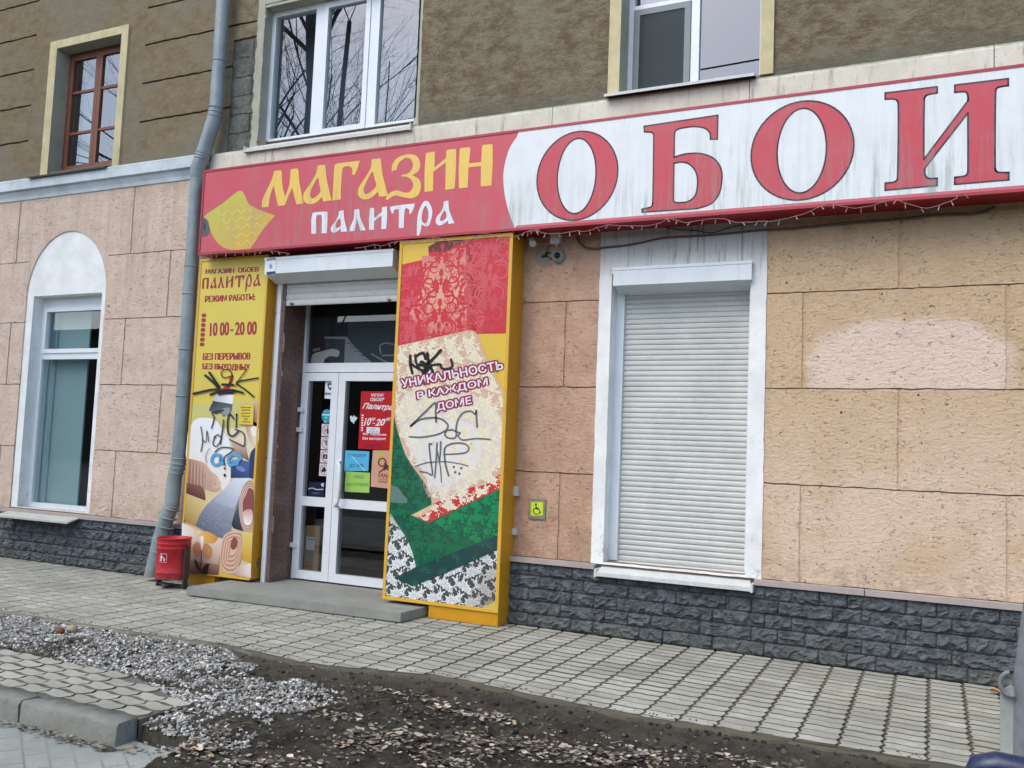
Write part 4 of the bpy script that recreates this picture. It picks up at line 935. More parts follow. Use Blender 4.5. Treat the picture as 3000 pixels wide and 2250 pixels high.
L([(438, 600, q), (560, 650, q), (586, 770, q), (480, 700, q)], '#6b4a3a', 7, 1, '#d9c4b2', 1.57)
L([(560, 500), (600, 470), (655, 500), (650, 640), (600, 640)], '#b98a6c', 7, 4, '#f2ead8', 0); L([(608, 350), (640, 318), (660, 340), (655, 500), (620, 500), (610, 400)], '#d8b49c', 7, 4, '#8a4536', -1.0); L([(600, 520), (640, 515), (645, 570), (612, 580)], '#efe9dc', 8)
L([(452, 800, q), (520, 760), (582, 772, q), (600, 700), (640, 668, q), (626, 890, q), (448, 892, q)], '#1e2e5c', 8, 4, '#5f80b8', 1.2); L([(600, 700), (640, 668), (628, 890), (586, 892), (590, 780)], '#273763', 9)
L([(500, 790), (560, 830), (540, 850), (490, 820)], '#6c86bb', 10)
L([(118, 745, q), (250, 780), (300, 840), (360, 900), (375, 945), (340, 990), (290, 985), (240, 960), (105, 930, q)], '#8a5645', 9, 4, '#e0c0aa', .5)
for i in range(11): m.stroke(r8([(122 + i * 12, 760 + i * 5), (118 + i * 12, 850 + i * 6), (112 + i * 13, 925 + i * 4)]), 1.3, Yf - .0062, ('#8c5a48', '#d9b9a2')[i % 2])
for i in range(260):
    x, y = random.uniform(240, 350), random.uniform(850, 985); L([(x, y, q), (x + 5, y + 2, q), (x + 2, y + 6, q)], random.choice(('#8a5a48', '#e2c7b2', '#b98d74')), 10.2, 1)
for i in range(420):
    x, y = random.uniform(210, 440), random.uniform(1110, 1330)
    if y < 1252 + (x - 186) * .43 and y > 1150 - (x - 235) * .2: L([(x, y, q), (x + 6, y + 1, q), (x + 3, y + 5, q)], random.choice(('#4e576a', '#8e98aa', '#aab4c6')), 11.4, 1)
L([(105, 930, q), (232, 955), (259, 1062, q), (104, 1003, q)], '#4a2320', 10, 4, '#8a5a4c', 1.2)
L([(104, 1003, q), (259, 1062, q), (300, 1065), (230, 1150), (183, 1255, q), (90, 1215, q)], '#a8803c', 7, 4, '#e0cc94', 1.0); L([(90, 1150, q), (112, 1220, q), (88, 1222, q)], '#5b4a45', 8, 1)
L([(470, 895, q), (612, 897, q), (560, 935), (520, 1000), (470, 1180), (435, 1362, q), (310, 1320), (186, 1252, q), (235, 1140), (300, 1065), (400, 980)], '#5d6678', 10, 4, '#c2cad8', 1.1)
L([(470, 895, q), (612, 897, q), (560, 935), (530, 985), (480, 1110), (400, 1100), (330, 1060), (400, 980)], '#9aa6b8', 11, 4, '#e6ecf4', 1.0)
L([(530, 985, q), (505, 1080), (455, 1235, q), (470, 1268), (545, 1290, q), (560, 1100)], '#20282e', 11, 4, '#65757f', 1.2)
for i in range(10):
    a = i / 10; L([(510 + 4 * i, 1090 - 2 * i), (535 + 4 * i, 960 + 8 * i), (585, 905 + 9 * i), (619, 935 + 8 * i), (617, 1200 - 4 * i), (592, 1296 - 8 * i), (550, 1292 - 9 * i), (522 + 3 * i, 1220 - 6 * i)], ('#e0c4b4', '#9c776b')[i % 2] if i < 7 else '#8c4a46', 12 + i * .4)
L([(548, 1140), (600, 1128), (614, 1170), (600, 1235), (560, 1240), (540, 1190)], '#fbf2ec', 17, 4, '#c99a8c', 1.57)
L([(84, 1228, q), (200, 1285), (360, 1340), (395, 1350, q), (372, 1430), (355, 1615, q), (80, 1590, q)], '#8a5c50', 12, 4, '#ecdcc8', 1.57, .6); L([(84, 1228, q), (190, 1282), (205, 1340), (170, 1420), (82, 1440, q)], '#efece6', 13, 4, '#d8c2ac', 0)
L([(80, 1500, q), (358, 1540, q), (356, 1620, q), (80, 1600, q)], '#5c342e', 13, 1, '#a87c6c', 1.57)
L([(208, 1320), (260, 1290), (330, 1320), (352, 1345), (320, 1380), (250, 1370)], '#e6bd70', 14, 4, '#cf8f3c', 0); L([(165, 1400), (200, 1370), (225, 1400), (222, 1460), (195, 1495), (168, 1450)], '#c68f62', 14); L([(240, 1400), (270, 1380), (312, 1430), (300, 1490), (260, 1500), (238, 1450)], '#c68f62', 14)
L([(222, 1330), (245, 1330), (240, 1420), (228, 1430)], '#efe9e2', 15, 3)
m.stroke(r8([(229, 1440), (228, 1520), (220, 1600)]), 2.2, Yf - .010, '#2a1c18')
L([(175, 1500), (200, 1525), (222, 1590), (195, 1570)], '#2b2220', 16); L([(285, 1535), (250, 1550), (226, 1605), (270, 1615), (280, 1580)], '#2b2220', 16)
for i in range(9): L([(368 + 9 * i, 1470), (395 + 7 * i, 1330 + 9 * i), (470, 1290 + 12 * i), (535 - 5 * i, 1310 + 12 * i), (528 - 5 * i, 1470 - 3 * i), (490 - 3 * i, 1590 - 15 * i), (430 + 2 * i, 1608 - 17 * i), (380 + 7 * i, 1560 - 9 * i)], ('#ddb9a2', '#b98c78')[i % 2], 14 + i * .4)
L([(448, 1385), (470, 1338), (495, 1350), (498, 1395), (475, 1430), (452, 1420)], '#8b4a40', 18)
L([(538, 1300, q), (612, 1302, q), (604, 1530, q), (530, 1500, q)], '#c99a2c', 13, 1, '#e0cc6c', 1.57); L([(480, 1560, q), (600, 1530, q), (600, 1640, q), (470, 1620, q)], '#b99888', 13, 1, '#f0e2d8', .5)
lt = '#9c2b38'
z5 = zt(0, 600, .3617)
def T(body, bl, br, tl, col=lt, bold=.03, tr=z5, Y=None, mb=None): [(mb or m).text(body, tr([(bl[0] + o_, bl[1])])[0], tr([(br[0] + o_, br[1])])[0], tr([(tl[0] + o_, tl[1])])[0], Yf - .0006 - .00002 * o_ if Y is None else Y, col, bold) for o_ in (-3, -1.2, 1.2, 3)]
T('МАГАЗИН  ОБОЕВ', (1664, 562), (2094, 542), (1666, 522), bold=.012); T('РЕЖИМ РАБОТЫ:', (1662, 790), (2066, 772), (1664, 738), bold=.012)
T('10 00', (1700, 1064), (1852, 1058), (1704, 956), bold=.012); T('-', (1868, 1024), (1890, 1022), (1868, 1008), col='#6a7038'); T('20 00', (1904, 1058), (2076, 1052), (1908, 950), bold=.012)
T('БЕЗ ПЕРЕРЫВОВ', (1644, 1258), (2026, 1254), (1646, 1202), bold=.015); T('БЕЗ ВЫХОДНЫХ', (1640, 1342), (2024, 1350), (1642, 1284), bold=.015)
# old-style lettering: reuse the letter outlines of the big sign
def mapto(pts, src, dst):   # affine box -> box (bl, br, tl)
    (sx0, sy0, sx1, sy1, sh) = src; out = []
    for p in pts:
        u = (p[0] - sx0) / (sx1 - sx0); v = (sy0 + sh * u - p[1]) / (sy0 - sy1); x = dst[0][0] + u * (dst[1][0] - dst[0][0]) + v * (dst[2][0] - dst[0][0]); y = dst[0][1] + u * (dst[1][1] - dst[0][1]) + v * (dst[2][1] - dst[0][1]); out.append((x, y) + tuple(p[2:]))
    return out
PAL = [([(912, 742, s), (911, 650), (920, 606, s), (930, 602), (1010, 597), (1016, 602, s), (1016, 660), (1012, 736, s), (978, 739, s), (980, 640), (976, 618, s), (948, 620, s), (942, 645), (944, 740, s)], None),
 ([(1090, 594, s), (1120, 588, s), (1124, 640), (1144, 725, s), (1104, 729, s), (1099, 708, s), (1068, 733), (1042, 727), (1040, 698), (1070, 655), (1088, 620)], [(1094, 640), (1070, 680), (1074, 703), (1092, 698), (1104, 678)]),
 ([(1190, 584, s), (1222, 580, s), (1228, 635), (1264, 717, s), (1230, 721, s), (1214, 665), (1207, 635, s), (1202, 675), (1190, 722, s), (1158, 726, s), (1162, 700), (1185, 645)], None),
 ([(1286, 716, s), (1285, 640), (1291, 575, s), (1318, 572, s), (1318, 640, s), (1368, 600, s), (1370, 568, s), (1402, 564, s), (1402, 640), (1396, 709, s), (1364, 711, s), (1367, 622, s), (1318, 660, s), (1318, 714, s)], None),
 ([(1420, 568, s), (1440, 562), (1500, 553), (1583, 545, s), (1575, 575), (1556, 612, s), (1546, 610, s), (1545, 585), (1522, 575), (1514, 610), (1510, 702, s), (1478, 704, s), (1479, 630), (1478, 582, s), (1450, 586), (1442, 612, s), (1432, 608, s)], None),
 ([(1607, 762, s), (1596, 755), (1597, 660), (1608, 595), (1640, 532), (1668, 532), (1692, 575), (1694, 620), (1675, 685), (1650, 694), (1626, 678, s), (1622, 715)], [(1648, 560), (1630, 605), (1628, 655), (1645, 675), (1663, 660), (1670, 610), (1662, 572)]),
 ([(1770, 532, s), (1800, 525, s), (1806, 590), (1839, 672, s), (1800, 678, s), (1795, 655, s), (1766, 680), (1735, 686), (1718, 665), (1725, 630), (1760, 585)], [(1776, 590), (1750, 630), (1746, 655), (1766, 655), (1788, 630)])]
for o_, h_ in PAL:
    D_ = ((1636, 682), (2112, 655), (1640, 592)); S_ = (911, 742, 1839, 602, -70)
    m.flat(z5(spl(mapto(o_, S_, D_), k=3)), Yf - .0006, lt, [z5(spl(mapto(h_, S_, D_), k=3))] if h_ else ())
for k in range(7): x, y = 1652 - k * 2.6, 896 + k * 39.2; m.flat(z5(spl([(x - 17, y - 12), (x, y - 16), (x + 17, y - 12), (x + 17, y + 12), (x, y + 16), (x - 17, y + 12)], k=2)), Yf - .0006, lt)
m.build('printed_film', PR_, lp)
m = MB(); Yg = Yf - .013; bk = '#1c1a1c'
for pts, wd in (([(1662, 1382), (1720, 1430), (1770, 1485)], 6.5), ([(1695, 1358), (1745, 1430), (1775, 1485), (1700, 1500), (1566, 1530)], 6), ([(1862, 1390), (1810, 1400), (1790, 1360), (1820, 1335), (1865, 1345), (1880, 1400), (1850, 1455)], 2.6), ([(1798, 1455), (1890, 1458)], 6), ([(2000, 1330), (1940, 1410), (1905, 1470)], 2.6), ([(2092, 1402), (2000, 1418), (1915, 1440), (1990, 1500), (2055, 1555)], 4), ([(1702, 1538), (1780, 1508), (1880, 1500), (1968, 1524)], 5.5), ([(1772, 1534), (1910, 1512)], 5)):
    m.stroke(z5(pts), wd * 1.15, Yg, bk); m.build('graffiti', PR_, lp); m = MB()
for pts, wd, c in (([(395, 385), (330, 400), (308, 410), (325, 440), (305, 520)], 2.5, bk), ([(225, 510), (238, 620), (225, 695)], 2.2, '#4a4348'), ([(235, 600), (262, 625), (270, 540), (285, 625)], 1.8, '#4a4348'), ([(330, 580), (315, 640), (345, 655), (375, 600), (350, 570), (325, 600)], 2.4, '#3c353a'), ([(395, 460), (385, 540), (370, 640)], 3.2, '#5b4a42'), ([(470, 450), (440, 415), (425, 470), (430, 560), (465, 580), (510, 540)], 3.6, '#2c282b'), ([(492, 415), (490, 470), (488, 520)], 2.6, bk), ([(480, 530), (545, 560), (552, 640), (540, 655), (440, 605)], 2.6, '#4b4046'), ([(330, 700), (380, 665), (470, 680), (400, 740), (405, 800)], 2.8, '#4b4046'), ([(290, 670), (262, 720), (265, 780)], 1.5, '#8a8288')):
    m.stroke(r8(pts), wd * 1.3, Yg, c); m.build('graffiti', PR_, lp); m = MB()
for x, y, r in ((492, 420, 3), (404, 822, 3), (403, 872, 3.6)): m.flat([(500 + x * .392 + r * math.cos(t), 1050 + y * .392 + r * 1.3 * math.sin(t)) for t in [k * .7 for k in range(9)]], Yg, bk); m.build('graffiti', PR_, lp); m = MB()
m.stroke(r8([(375, 725), (325, 720), (305, 760), (325, 795), (365, 785), (372, 735), (385, 790)]), 8, Yg - .001, '#5aa0cd'); m.stroke(r8([(430, 765), (500, 765), (520, 735), (470, 715), (432, 745), (440, 795), (500, 785)]), 9, Yg - .001, '#5aa0cd')
m.build('graffiti', PR_, lp)
m = MB(); b_ = r8([(512, 346), (622, 348), (615, 498), (508, 492)]); m.flat(b_, Yg - .002, '#dcc24e')
for i, tx in enumerate(('Длительная', 'парковка', 'запрещена!', 'Работает', 'авто', 'эвакуатор')):
    hw = (40, 32, 36, 30, 14, 32)[i]; y = 372 + i * 22; m.text(tx, *r8([(562 - hw, y), (562 + hw, y + 1), (562 - hw, y - 13)]), Yg - .0026, '#3b3520', .02)
tag(m.build('parking_notice', PO_), 'small yellow paper notice about parking stuck on the left yellow panel', 'notice')

# ---- right panel with damask wallpaper picture
YR = -.27
RX0, RX1 = (W(1174, 704, YR)[0] + W(1122, 1753, YR)[0]) / 2, (W(1502, 685, YR)[0] + W(1459, 1827, YR)[0]) / 2
RZ0, RZ1 = W(1122, 1753, YR)[2], W(1300, 697, YR)[2]
rp = thing('light_box', ((RX0 + RX1) / 2, YR, 0), 'large light box with red, cream and green damask wallpaper picture right of the door', 'sign panel')
m = MB(); m.box((RX0, YR + .004, RZ0), (RX1, 0, RZ1)); m.box((W(1255, 1780, YR)[0], YR + .006, .004), (RX1 - .002, -.0, RZ0)); m.build('box_body', M['ochre'], rp)
m = MB(); frame(m, RX0 - .003, RX1 + .003, RZ0 - .003, RZ1, .03, YR - .008, YR + .01); m.build('edge_trim', M['yellow'], rp)
A3, B3, C3 = zt(1100, 650, .3014), zt(1100, 1000, .2713), zt(1100, 1400, .2713)
FR = [(RX0 + .022, RZ0 + .022), (RX1 - .022, RZ0 + .022), (RX1 - .022, RZ1 - .022), (RX0 + .022, RZ1 - .022)]
Yr = YR - .001; _k = [0]
def lay(P, col, n):
    P = clip(P, FR)
    if len(P) > 2:
        _k[0] += 1; m.poly([(x, Yr - .0005 * n - (_k[0] % 60) * 4e-6, z) for x, z in P], (), col)
def R3(tr, pts, col, n, k=4): lay([(p[0], p[2]) for p in (W(x, y, YR) for x, y in tr(spl(pts, k=k)))], col, n)
def xz(tr, pts): return [(p[0], p[2]) for p in (W(x, y, YR) for x, y in tr(spl(pts, k=3)))]
def leafsh(l, w_): return [(0, 0), (l * .25, w_ * .38), (l * .42, w_ * .2), (l * .6, w_ * .46), (l * .76, w_ * .16), (l, 0), (l * .76, -w_ * .2), (l * .58, -w_ * .46), (l * .4, -w_ * .2), (l * .2, -w_ * .34)]
def put(sh, x, z, a, region, col, n, test=True, mir=1):
    P = [(x + mir * (u * math.cos(a) - v * math.sin(a)), z + u * math.sin(a) + v * math.cos(a)) for u, v in sh]
    if region and not all(inpoly(px, pz, region) for px, pz in P): return
    lay(P, col, n)
def dot(x, z, r, region, col, n): put([(r * math.cos(k * 1.047), r * math.sin(k * 1.047)) for k in range(6)], x, z, 0, region, col, n)
def arcband(x, z, r, a0, a1, w_, region, col, n, mir=1):
    K = 7
    for k in range(K):
        t0, t1 = a0 + (a1 - a0) * k / K, a0 + (a1 - a0) * (k + 1) / K; r0, r1 = r * (1 - .55 * k / K), r * (1 - .55 * (k + 1) / K); ww = w_ * (1 - .6 * k / K)
        P = [(x + mir * (rr) * math.cos(t), z + rr * math.sin(t)) for rr, t in ((r0 - ww, t0), (r0 + ww, t0), (r1 + ww * .85, t1), (r1 - ww * .85, t1))]
        if region and not all(inpoly(px, pz, region) for px, pz in P): continue
        lay(P, col, n)
def motif(x, z, s_, a, region, col, n, vein=None):
    kind = random.random()
    for k in range(7):
        t = a + (-1.45 + 2.9 * k / 6); put(leafsh(s_ * (.62 + .1 * math.sin(k * 2.1)), s_ * .30), x + .08 * s_ * math.cos(t), z + .08 * s_ * math.sin(t), t, region, col, n)
        if vein: put([(0.15 * s_, -.012 * s_), (.5 * s_, -.006 * s_), (.5 * s_, .006 * s_), (.15 * s_, .012 * s_)], x, z, t, region, vein, n + 1)
    put([(.13 * s_ * math.cos(k * .785), .09 * s_ * math.sin(k * .785)) for k in range(8)], x, z, a, region, col, n)
    for sg_ in (-1, 1):
        bx, bz = x - .55 * s_ * math.cos(a) + sg_ * .38 * s_ * math.sin(a), z - .55 * s_ * math.sin(a) - sg_ * .38 * s_ * math.cos(a)
        arcband(bx, bz, .40 * s_, a + sg_ * .4, a + sg_ * 5.0, .055 * s_, region, col, n)
        for k in range(4):
            t = a + sg_ * (1.2 + .75 * k); put(leafsh(.27 * s_, .15 * s_), bx + .36 * s_ * math.cos(t), bz + .36 * s_ * math.sin(t), t + sg_ * .5, region, col, n)
        for k in range(5): dot(x + sg_ * s_ * (.60 + .1 * (k % 2)) * math.sin(a) * 1.0 + .13 * s_ * k * math.cos(a), z - sg_ * s_ * (.60 + .1 * (k % 2)) * math.cos(a) + .13 * s_ * k * math.sin(a), .038 * s_, region, col, n)
def field(region, s_, a, col, n, vein=None, bx=None, jitter=.0):
    xs_ = [p[0] for p in region]; zs_ = [p[1] for p in region]; st = s_ * 1.42; r = 0; z = min(zs_) - s_
    while z < max(zs_) + s_:
        x = min(xs_) - s_ + (st * .5 if r % 2 else 0)
        while x < max(xs_) + s_:
            motif(x, z, s_, a + (0 if r % 2 else .9), region, col(x, z) if callable(col) else col, n, vein); x += st
        z += s_ * .98; r += 1
m = MB(); lay(FR, '#dcb944', 0)
# bottom: white on grey damask
GRY = FR[:2] + [(RX1 - .022, RZ0 + .78), (RX0 + .022, RZ0 + 1.25)]
lay(GRY, '#45494a', 1); BR = xz(C3, [(0, 1500, q), (0, 300, q), (1345, 300, q), (1345, 1500, q)])
field([(x, z) for x, z in ((RX0 - .1, RZ0 - .1), (RX1 + .1, RZ0 - .1), (RX1 + .1, RZ0 + .9), (RX0 - .1, RZ0 + 1.4))], .135, 1.1, lambda x, z: mixc('#dfe5e4', '#a08d80', (x - RX0 - .8) * 3 * (1.2 - (z - RZ0) * 2)), 2, '#4b5053')
R3(C3, [(1135, 1410, q), (1345, 1305, q), (1345, 1460, q)], '#cdb45a', 5, 1)
# yellow corner top, red damask sheet
REDR = xz(A3, [(240, 418, q), (520, 356, q), (514, 242, q), (620, 182, q), (700, 172), (850, 185, q), (1010, 160, q), (1345, 125, q), (1345, 1084, q), (985, 1090, q), (880, 1120, q), (205, 1210, q)])
lay(REDR, '#c92d3c', 1)
lay(xz(A3, [(514, 242, q), (620, 182, q), (860, 178), (820, 235), (700, 290), (640, 325), (600, 290), (520, 300, q)]), '#6d2430', 2)
lay(xz(A3, [(860, 180, q), (900, 260), (885, 600), (920, 1060), (975, 1085, q), (985, 700), (950, 300), (960, 180, q)]), '#ab1a2b', 2)
def dam_big(cx, cz, s_, region, col, n):
    for mir in (-1, 1):
        arcband(cx + mir * .30 * s_, cz + .02 * s_, .30 * s_, 2.2, -3.2, .035 * s_, region, col, n, mir)
        arcband(cx + mir * .34 * s_, cz + .62 * s_, .20 * s_, -1.2, 4.2, .035 * s_, region, col, n, mir)
        arcband(cx + mir * .22 * s_, cz - .55 * s_, .22 * s_, 1.6, -3.0, .03 * s_, region, col, n, mir)
        for k in range(5): t = -.6 + .55 * k; put(leafsh(.30 * s_, .15 * s_), cx + mir * (.50 + .02 * k) * s_, cz + (.30 - .22 * k) * s_, t, region, col, n, mir=mir)
        for k in range(5): put(leafsh(.26 * s_, .13 * s_), cx + mir * .05 * s_, cz - .22 * s_, -1.2 + .55 * k, region, col, n, mir=mir)
        for k in range(6): dot(cx + mir * s_ * (.12 + .05 * k), cz + s_ * (.30 + .05 * (k % 3)), .022 * s_, region, col, n)
    put([(.07 * s_ * math.cos(k * .785), .11 * s_ * math.sin(k * .785)) for k in range(8)], cx, cz + .12 * s_, 0, region, col, n); put(leafsh(.26 * s_, .16 * s_), cx, cz - .22 * s_, 1.57, region, col, n)
ax = W(*A3([(632, 700)])[0], YR)
z1 = W(*A3([(632, 540)])[0], YR)[2]; z2 = W(*A3([(632, 830)])[0], YR)[2]; z0_ = W(*A3([(632, 300)])[0], YR)[2]; z3 = W(*A3([(632, 1050)])[0], YR)[2]
LT = xz(A3, [(450, 330, q), (640, 320, q), (850, 210, q), (880, 260, q), (890, 1060, q), (500, 1130, q), (330, 900, q), (480, 600, q)])
[lay(clip(LT, [(FR[0][0], za_), (FR[1][0], za_), (FR[1][0], za_ + .09), (FR[0][0], za_ + .09)]), mixc('#dea688', '#cb5452', abs(za_ - z2 - .1) * 1.6), 3) for za_ in [z3 - .25 + .09 * k for k in range(16)]]
for zc, sc in ((z0_ + .02, .30), (z1, .36), (z2, .36), (z3, .33)):
    dam_big(ax[0], zc, sc, REDR, '#c92d3c', 4)
for dx, c_ in ((-.30, '#d1545c'), (.26, '#d3585c')):
    for zc in (z0_ - .1, z1 - .16, z2 - .12, z3 + .0): dam_big(ax[0] + dx, zc, .27, REDR, c_, 3.5)
for zc, sc, c_ in ((z0_ + .06, .3, '#c9505a'), (z1 + .02, .36, '#cc5658'), (z2 + .1, .34, '#c94a50'), (z3 + .05, .28, '#c63842')): dam_big(W(*A3([(1110, 600)])[0], YR)[0], zc, sc, REDR, c_, 4)
# green sheet
GR = xz(B3, [(196, 800, q), (206, 800, q), (240, 950), (330, 1230), (470, 1440, q), (560, 1659, q)]) + xz(C3, [(600, 240, q), (615, 285, q), (390, 402, q), (580, 485, q), (1372, 105, q), (1372, 750, q), (1340, 765, q), (860, 985), (400, 1172, q), (215, 1078, q), (440, 962, q), (400, 800), (330, 640), (250, 520), (150, 360, q), (100, 280, q)])
lay(GR, '#0d6b46', 7)
lay(xz(C3, [(640, 470, q), (1372, 105, q), (1372, 640, q), (1100, 700), (900, 600), (760, 560)]), '#0c8650', 8)
lay(xz(C3, [(215, 1078, q), (440, 962, q), (860, 800), (1372, 600, q), (1372, 750, q), (860, 985), (400, 1172, q)]), '#15403f', 8.6)
lay(xz(C3, [(160, 60), (200, 90), (245, 100), (300, 180), (345, 225), (340, 270), (250, 272), (155, 262, q)]), '#5c7d73', 9)
field(GR, .14, .6, lambda x, z: mixc('#094434', '#07593a', (x - RX0) * 1.4), 8.3, '#3d8a68')
# cream sheet
CR = xz(A3, [(205, 1208, q), (900, 1056, q), (960, 1062), (1000, 1110), (1020, 1180, q)]) + xz(B3, [(1145, 30, q), (1205, 190, q), (1310, 400), (1400, 560, q), (1405, 620, q), (1400, 1000), (1375, 1500, q)]) + xz(C3, [(1370, 108, q), (580, 483, q), (390, 402, q), (612, 288, q), (600, 200), (560, 110), (500, 0, q)]) + xz(B3, [(470, 1440, q), (330, 1230), (240, 950), (204, 800, q)])
lay(CR, '#d2ae96', 10)
lay(xz(B3, [(330, 560), (700, 500), (1200, 640), (1380, 900), (1330, 1350), (900, 1600), (620, 1620, q), (480, 1350), (330, 1100), (250, 850)]), '#dcd0c2', 10.5); lay(xz(B3, [(380, 900), (700, 850), (1050, 900), (1150, 1200), (900, 1500), (640, 1560, q), (480, 1330), (390, 1100)]), '#dfdcd8', 11)
REDB = xz(C3, [(620, 285, q), (720, 240), (900, 190), (1000, 110), (1190, 70), (1372, -60, q), (1372, 106, q), (580, 483, q), (430, 412, q)]); lay(REDB, '#c23638', 11.5); lay(xz(C3, [(390, 402, q), (612, 288, q), (640, 320), (560, 380), (470, 425, q)]), '#d8b890', 11.7)
field(CR, .135, .35, lambda x, z: mixc('#ece3c6', '#e4e2de', math.exp(-((x - ax[0] + .02) ** 2 * 14 + (z - 1.35) ** 2 * 9))), 12, '#c7a98e')
# slogan
wd_ = '#8f1d44'
def slog(tx, bl, br, tl, n):
    v = lambda p: B3([p])[0]
    for k, (dx, dz) in enumerate([(math.cos(t) * 17, math.sin(t) * 17) for t in [i * .524 for i in range(12)]]): m.text(tx, v((bl[0] + dx, bl[1] + dz)), v((br[0] + dx, br[1] + dz)), v((tl[0] + dx, tl[1] + dz)), Yr - .0072 - k * .00001, wd_, .03)
    m.text(tx, v(bl), v(br), v(tl), Yr - .0080, '#e6e2ea', .02)
    # serif feet so the letters read as the serifed face
slog('УНИКАЛЬНОСТЬ', (285, 505), (1385, 300), (270, 412), 0); slog('В КАЖДОМ', (455, 640), (1218, 488), (445, 548), 0); slog('ДОМЕ', (662, 765), (1042, 690), (652, 668), 0)
m.build('printed_film', PR_, rp)
m = MB(); Yg = Yr - .0085; g2 = '#66686b'
for pts, wd in (([(375, 155), (378, 260), (400, 345)], 5.5), ([(372, 235), (470, 300), (540, 320)], 5), ([(430, 150), (440, 230), (470, 290)], 5), ([(435, 165), (480, 135), (520, 130), (540, 190)], 5.5), ([(560, 130), (575, 230), (620, 330)], 6), ([(705, 95), (640, 170), (560, 240), (470, 255)], 6), ([(500, 230), (560, 290), (520, 330)], 10), ([(600, 260), (700, 250), (710, 285), (770, 300), (830, 270), (815, 195)], 5)): m.stroke(B3(pts), wd * 1.5, Yg, '#151316')
m.build('graffiti', PR_, rp); m = MB()
for pts, wd in (([(655, 870), (650, 760), (645, 665), (560, 740), (375, 920), (470, 850), (600, 825), (710, 840), (780, 900), (760, 960), (650, 1010), (500, 1035), (365, 1030)], 4.6), ([(830, 955), (770, 965), (750, 1010), (790, 1045), (860, 1040), (870, 980), (830, 955)], 4), ([(1098, 925), (1090, 820), (1085, 740), (1080, 790), (1030, 755), (950, 770), (890, 850), (870, 970), (915, 990), (890, 1020), (940, 1065), (1090, 1050), (1240, 1060)], 4.2), ([(605, 1110), (580, 1110), (595, 1280), (615, 1440), (560, 1420), (480, 1405)], 4), ([(665, 1100), (655, 1280), (640, 1470)], 4), ([(665, 1180), (700, 1360), (712, 1520)], 3), ([(705, 1085), (700, 1200), (690, 1300)], 4), ([(790, 1450), (755, 1320), (750, 1150), (860, 1100), (970, 1110), (1010, 1160), (960, 1205), (740, 1222)], 4), ([(430, 1350), (560, 1310), (760, 1300), (900, 1320), (1000, 1345)], 2.6)): m.stroke(B3(pts), wd * 1.35, Yg, g2, .25)
for x, y in ((845, 1357), (925, 1370), (860, 1413), (905, 1428)): m.flat([(1100 + x * .2713 + 3.6 * math.cos(t), 1000 + y * .2713 + 4 * math.sin(t)) for t in [k * .7 for k in range(9)]], Yg, g2)
m.build('graffiti', PR_, rp)
for px0, py0, px1, py1, lab in ((1503, 1425, 1517, 1452, 'upper small pale metal lug on the side of the right light box'), (1505, 1547, 1515, 1566, 'lower small pale metal lug on the side of the right light box')):
    a, b = W(px0, py1, -.035), W(px1, py0, -.035); mm = MB(); mm.box((RX1 + .001, -.06, a[2]), (RX1 + .045, -.018, b[2])); tag(mm.build('bracket', M['tin'], rp), lab[:0] or None)

# ================================================================== ROLLER SHUTTERS
def slats(x0, x1, z0, z1, y, pitch=.0445, amp=.009):
    m = MB(); n = int(round((z1 - z0) / pitch)); p = (z1 - z0) / n
    for k in range(n):
        za = z0 + k * p; prof = [(0, .001), (-amp * .75, .14), (-amp, .4), (-amp * .9, .68), (-amp * .35, .9), (.001, .97), (.001, .999)]
        vs = []
        for xx in (x0, x1): vs += [(xx, y + a, za + b * p) for a, b in prof]
        q = len(prof); m.add(vs, [(i, q + i, q + i + 1, i + 1) for i in range(q - 1)], 0, None, False)
    m.box((x0, y + .002, z0), (x1, y + .012, z1)); return m
def knob(m, c): m.tube([(c[0], c[1], c[2]), (c[0], c[1] - .035, c[2])], .014, 14); 
# over the shop door
yh = -.24; a, b, c, d_ = W(777, 757, yh), W(1152, 726, yh), W(775, 803, yh), W(811, 832, -.05)
hx0, hx1 = a[0], b[0]; zT, zF, zB = a[2], c[2], d_[2]
rs = thing('roller_shutter', ((hx0 + hx1) / 2, -.1, 0), 'white roller shutter over the shop door, rolled almost fully up', 'roller shutter')
m = MB(); prof = [(-.03, zB), (-.07, zB - .0), (yh, zF), (yh, zT), (-.03, zT)]
m.prism([(hx0, y_, z_) for y_, z_ in prof], (hx1 - hx0, 0, 0)); m.box((hx0 - .006, yh - .004, zT - .02), (hx1 + .006, -.03, zT + .004))
m.build('housing', M['alu'], rs)
m = MB(); hz = [(hx1 + .0005, -.2, zF + .06), (hx1 + .0005, -.2, zF + .19)]
for p in hz: m = MB(); m.tube([p, (p[0] + .006, p[1], p[2])], .006, 8); m.build('screw_head', M['steel'], rs)
rx1 = W(829, 860, -.02)[0]; rx0 = rx1 - .05
m = MB(); m.box((rx0, -.045, .088), (rx1, .03, zB + .02)); m.build('guide_rail', M['alu'], rs)
m = MB(); m.box((-3.87, -.045, .088), (-3.81, .03, zB + .02)); m.build('guide_rail', M['alu'], rs)
zc = W(830, 897, .0)[2]; slats(rx1, -3.87, zc, zB + .02, -.005, .062, .006).build('curtain', M['shutter'], rs)
for px, py in ((857, 891), (1142, 880)): m = MB(); knob(m, W(px, py, -.012)); m.build('lock_knob', M['steel'], rs)
m = MB(); q_ = [(778, 757), (808, 754), (807, 803), (778, 806)]; Ys = yh - .0046
m.flat(q_, Ys, '#dfe5ea'); m.flat([(781, 758), (807, 755), (807, 762), (781, 765)], Ys - .0006, '#27477c'); m.flat([(781, 797), (806, 794), (807, 802), (781, 806)], Ys - .0006, '#24385f')
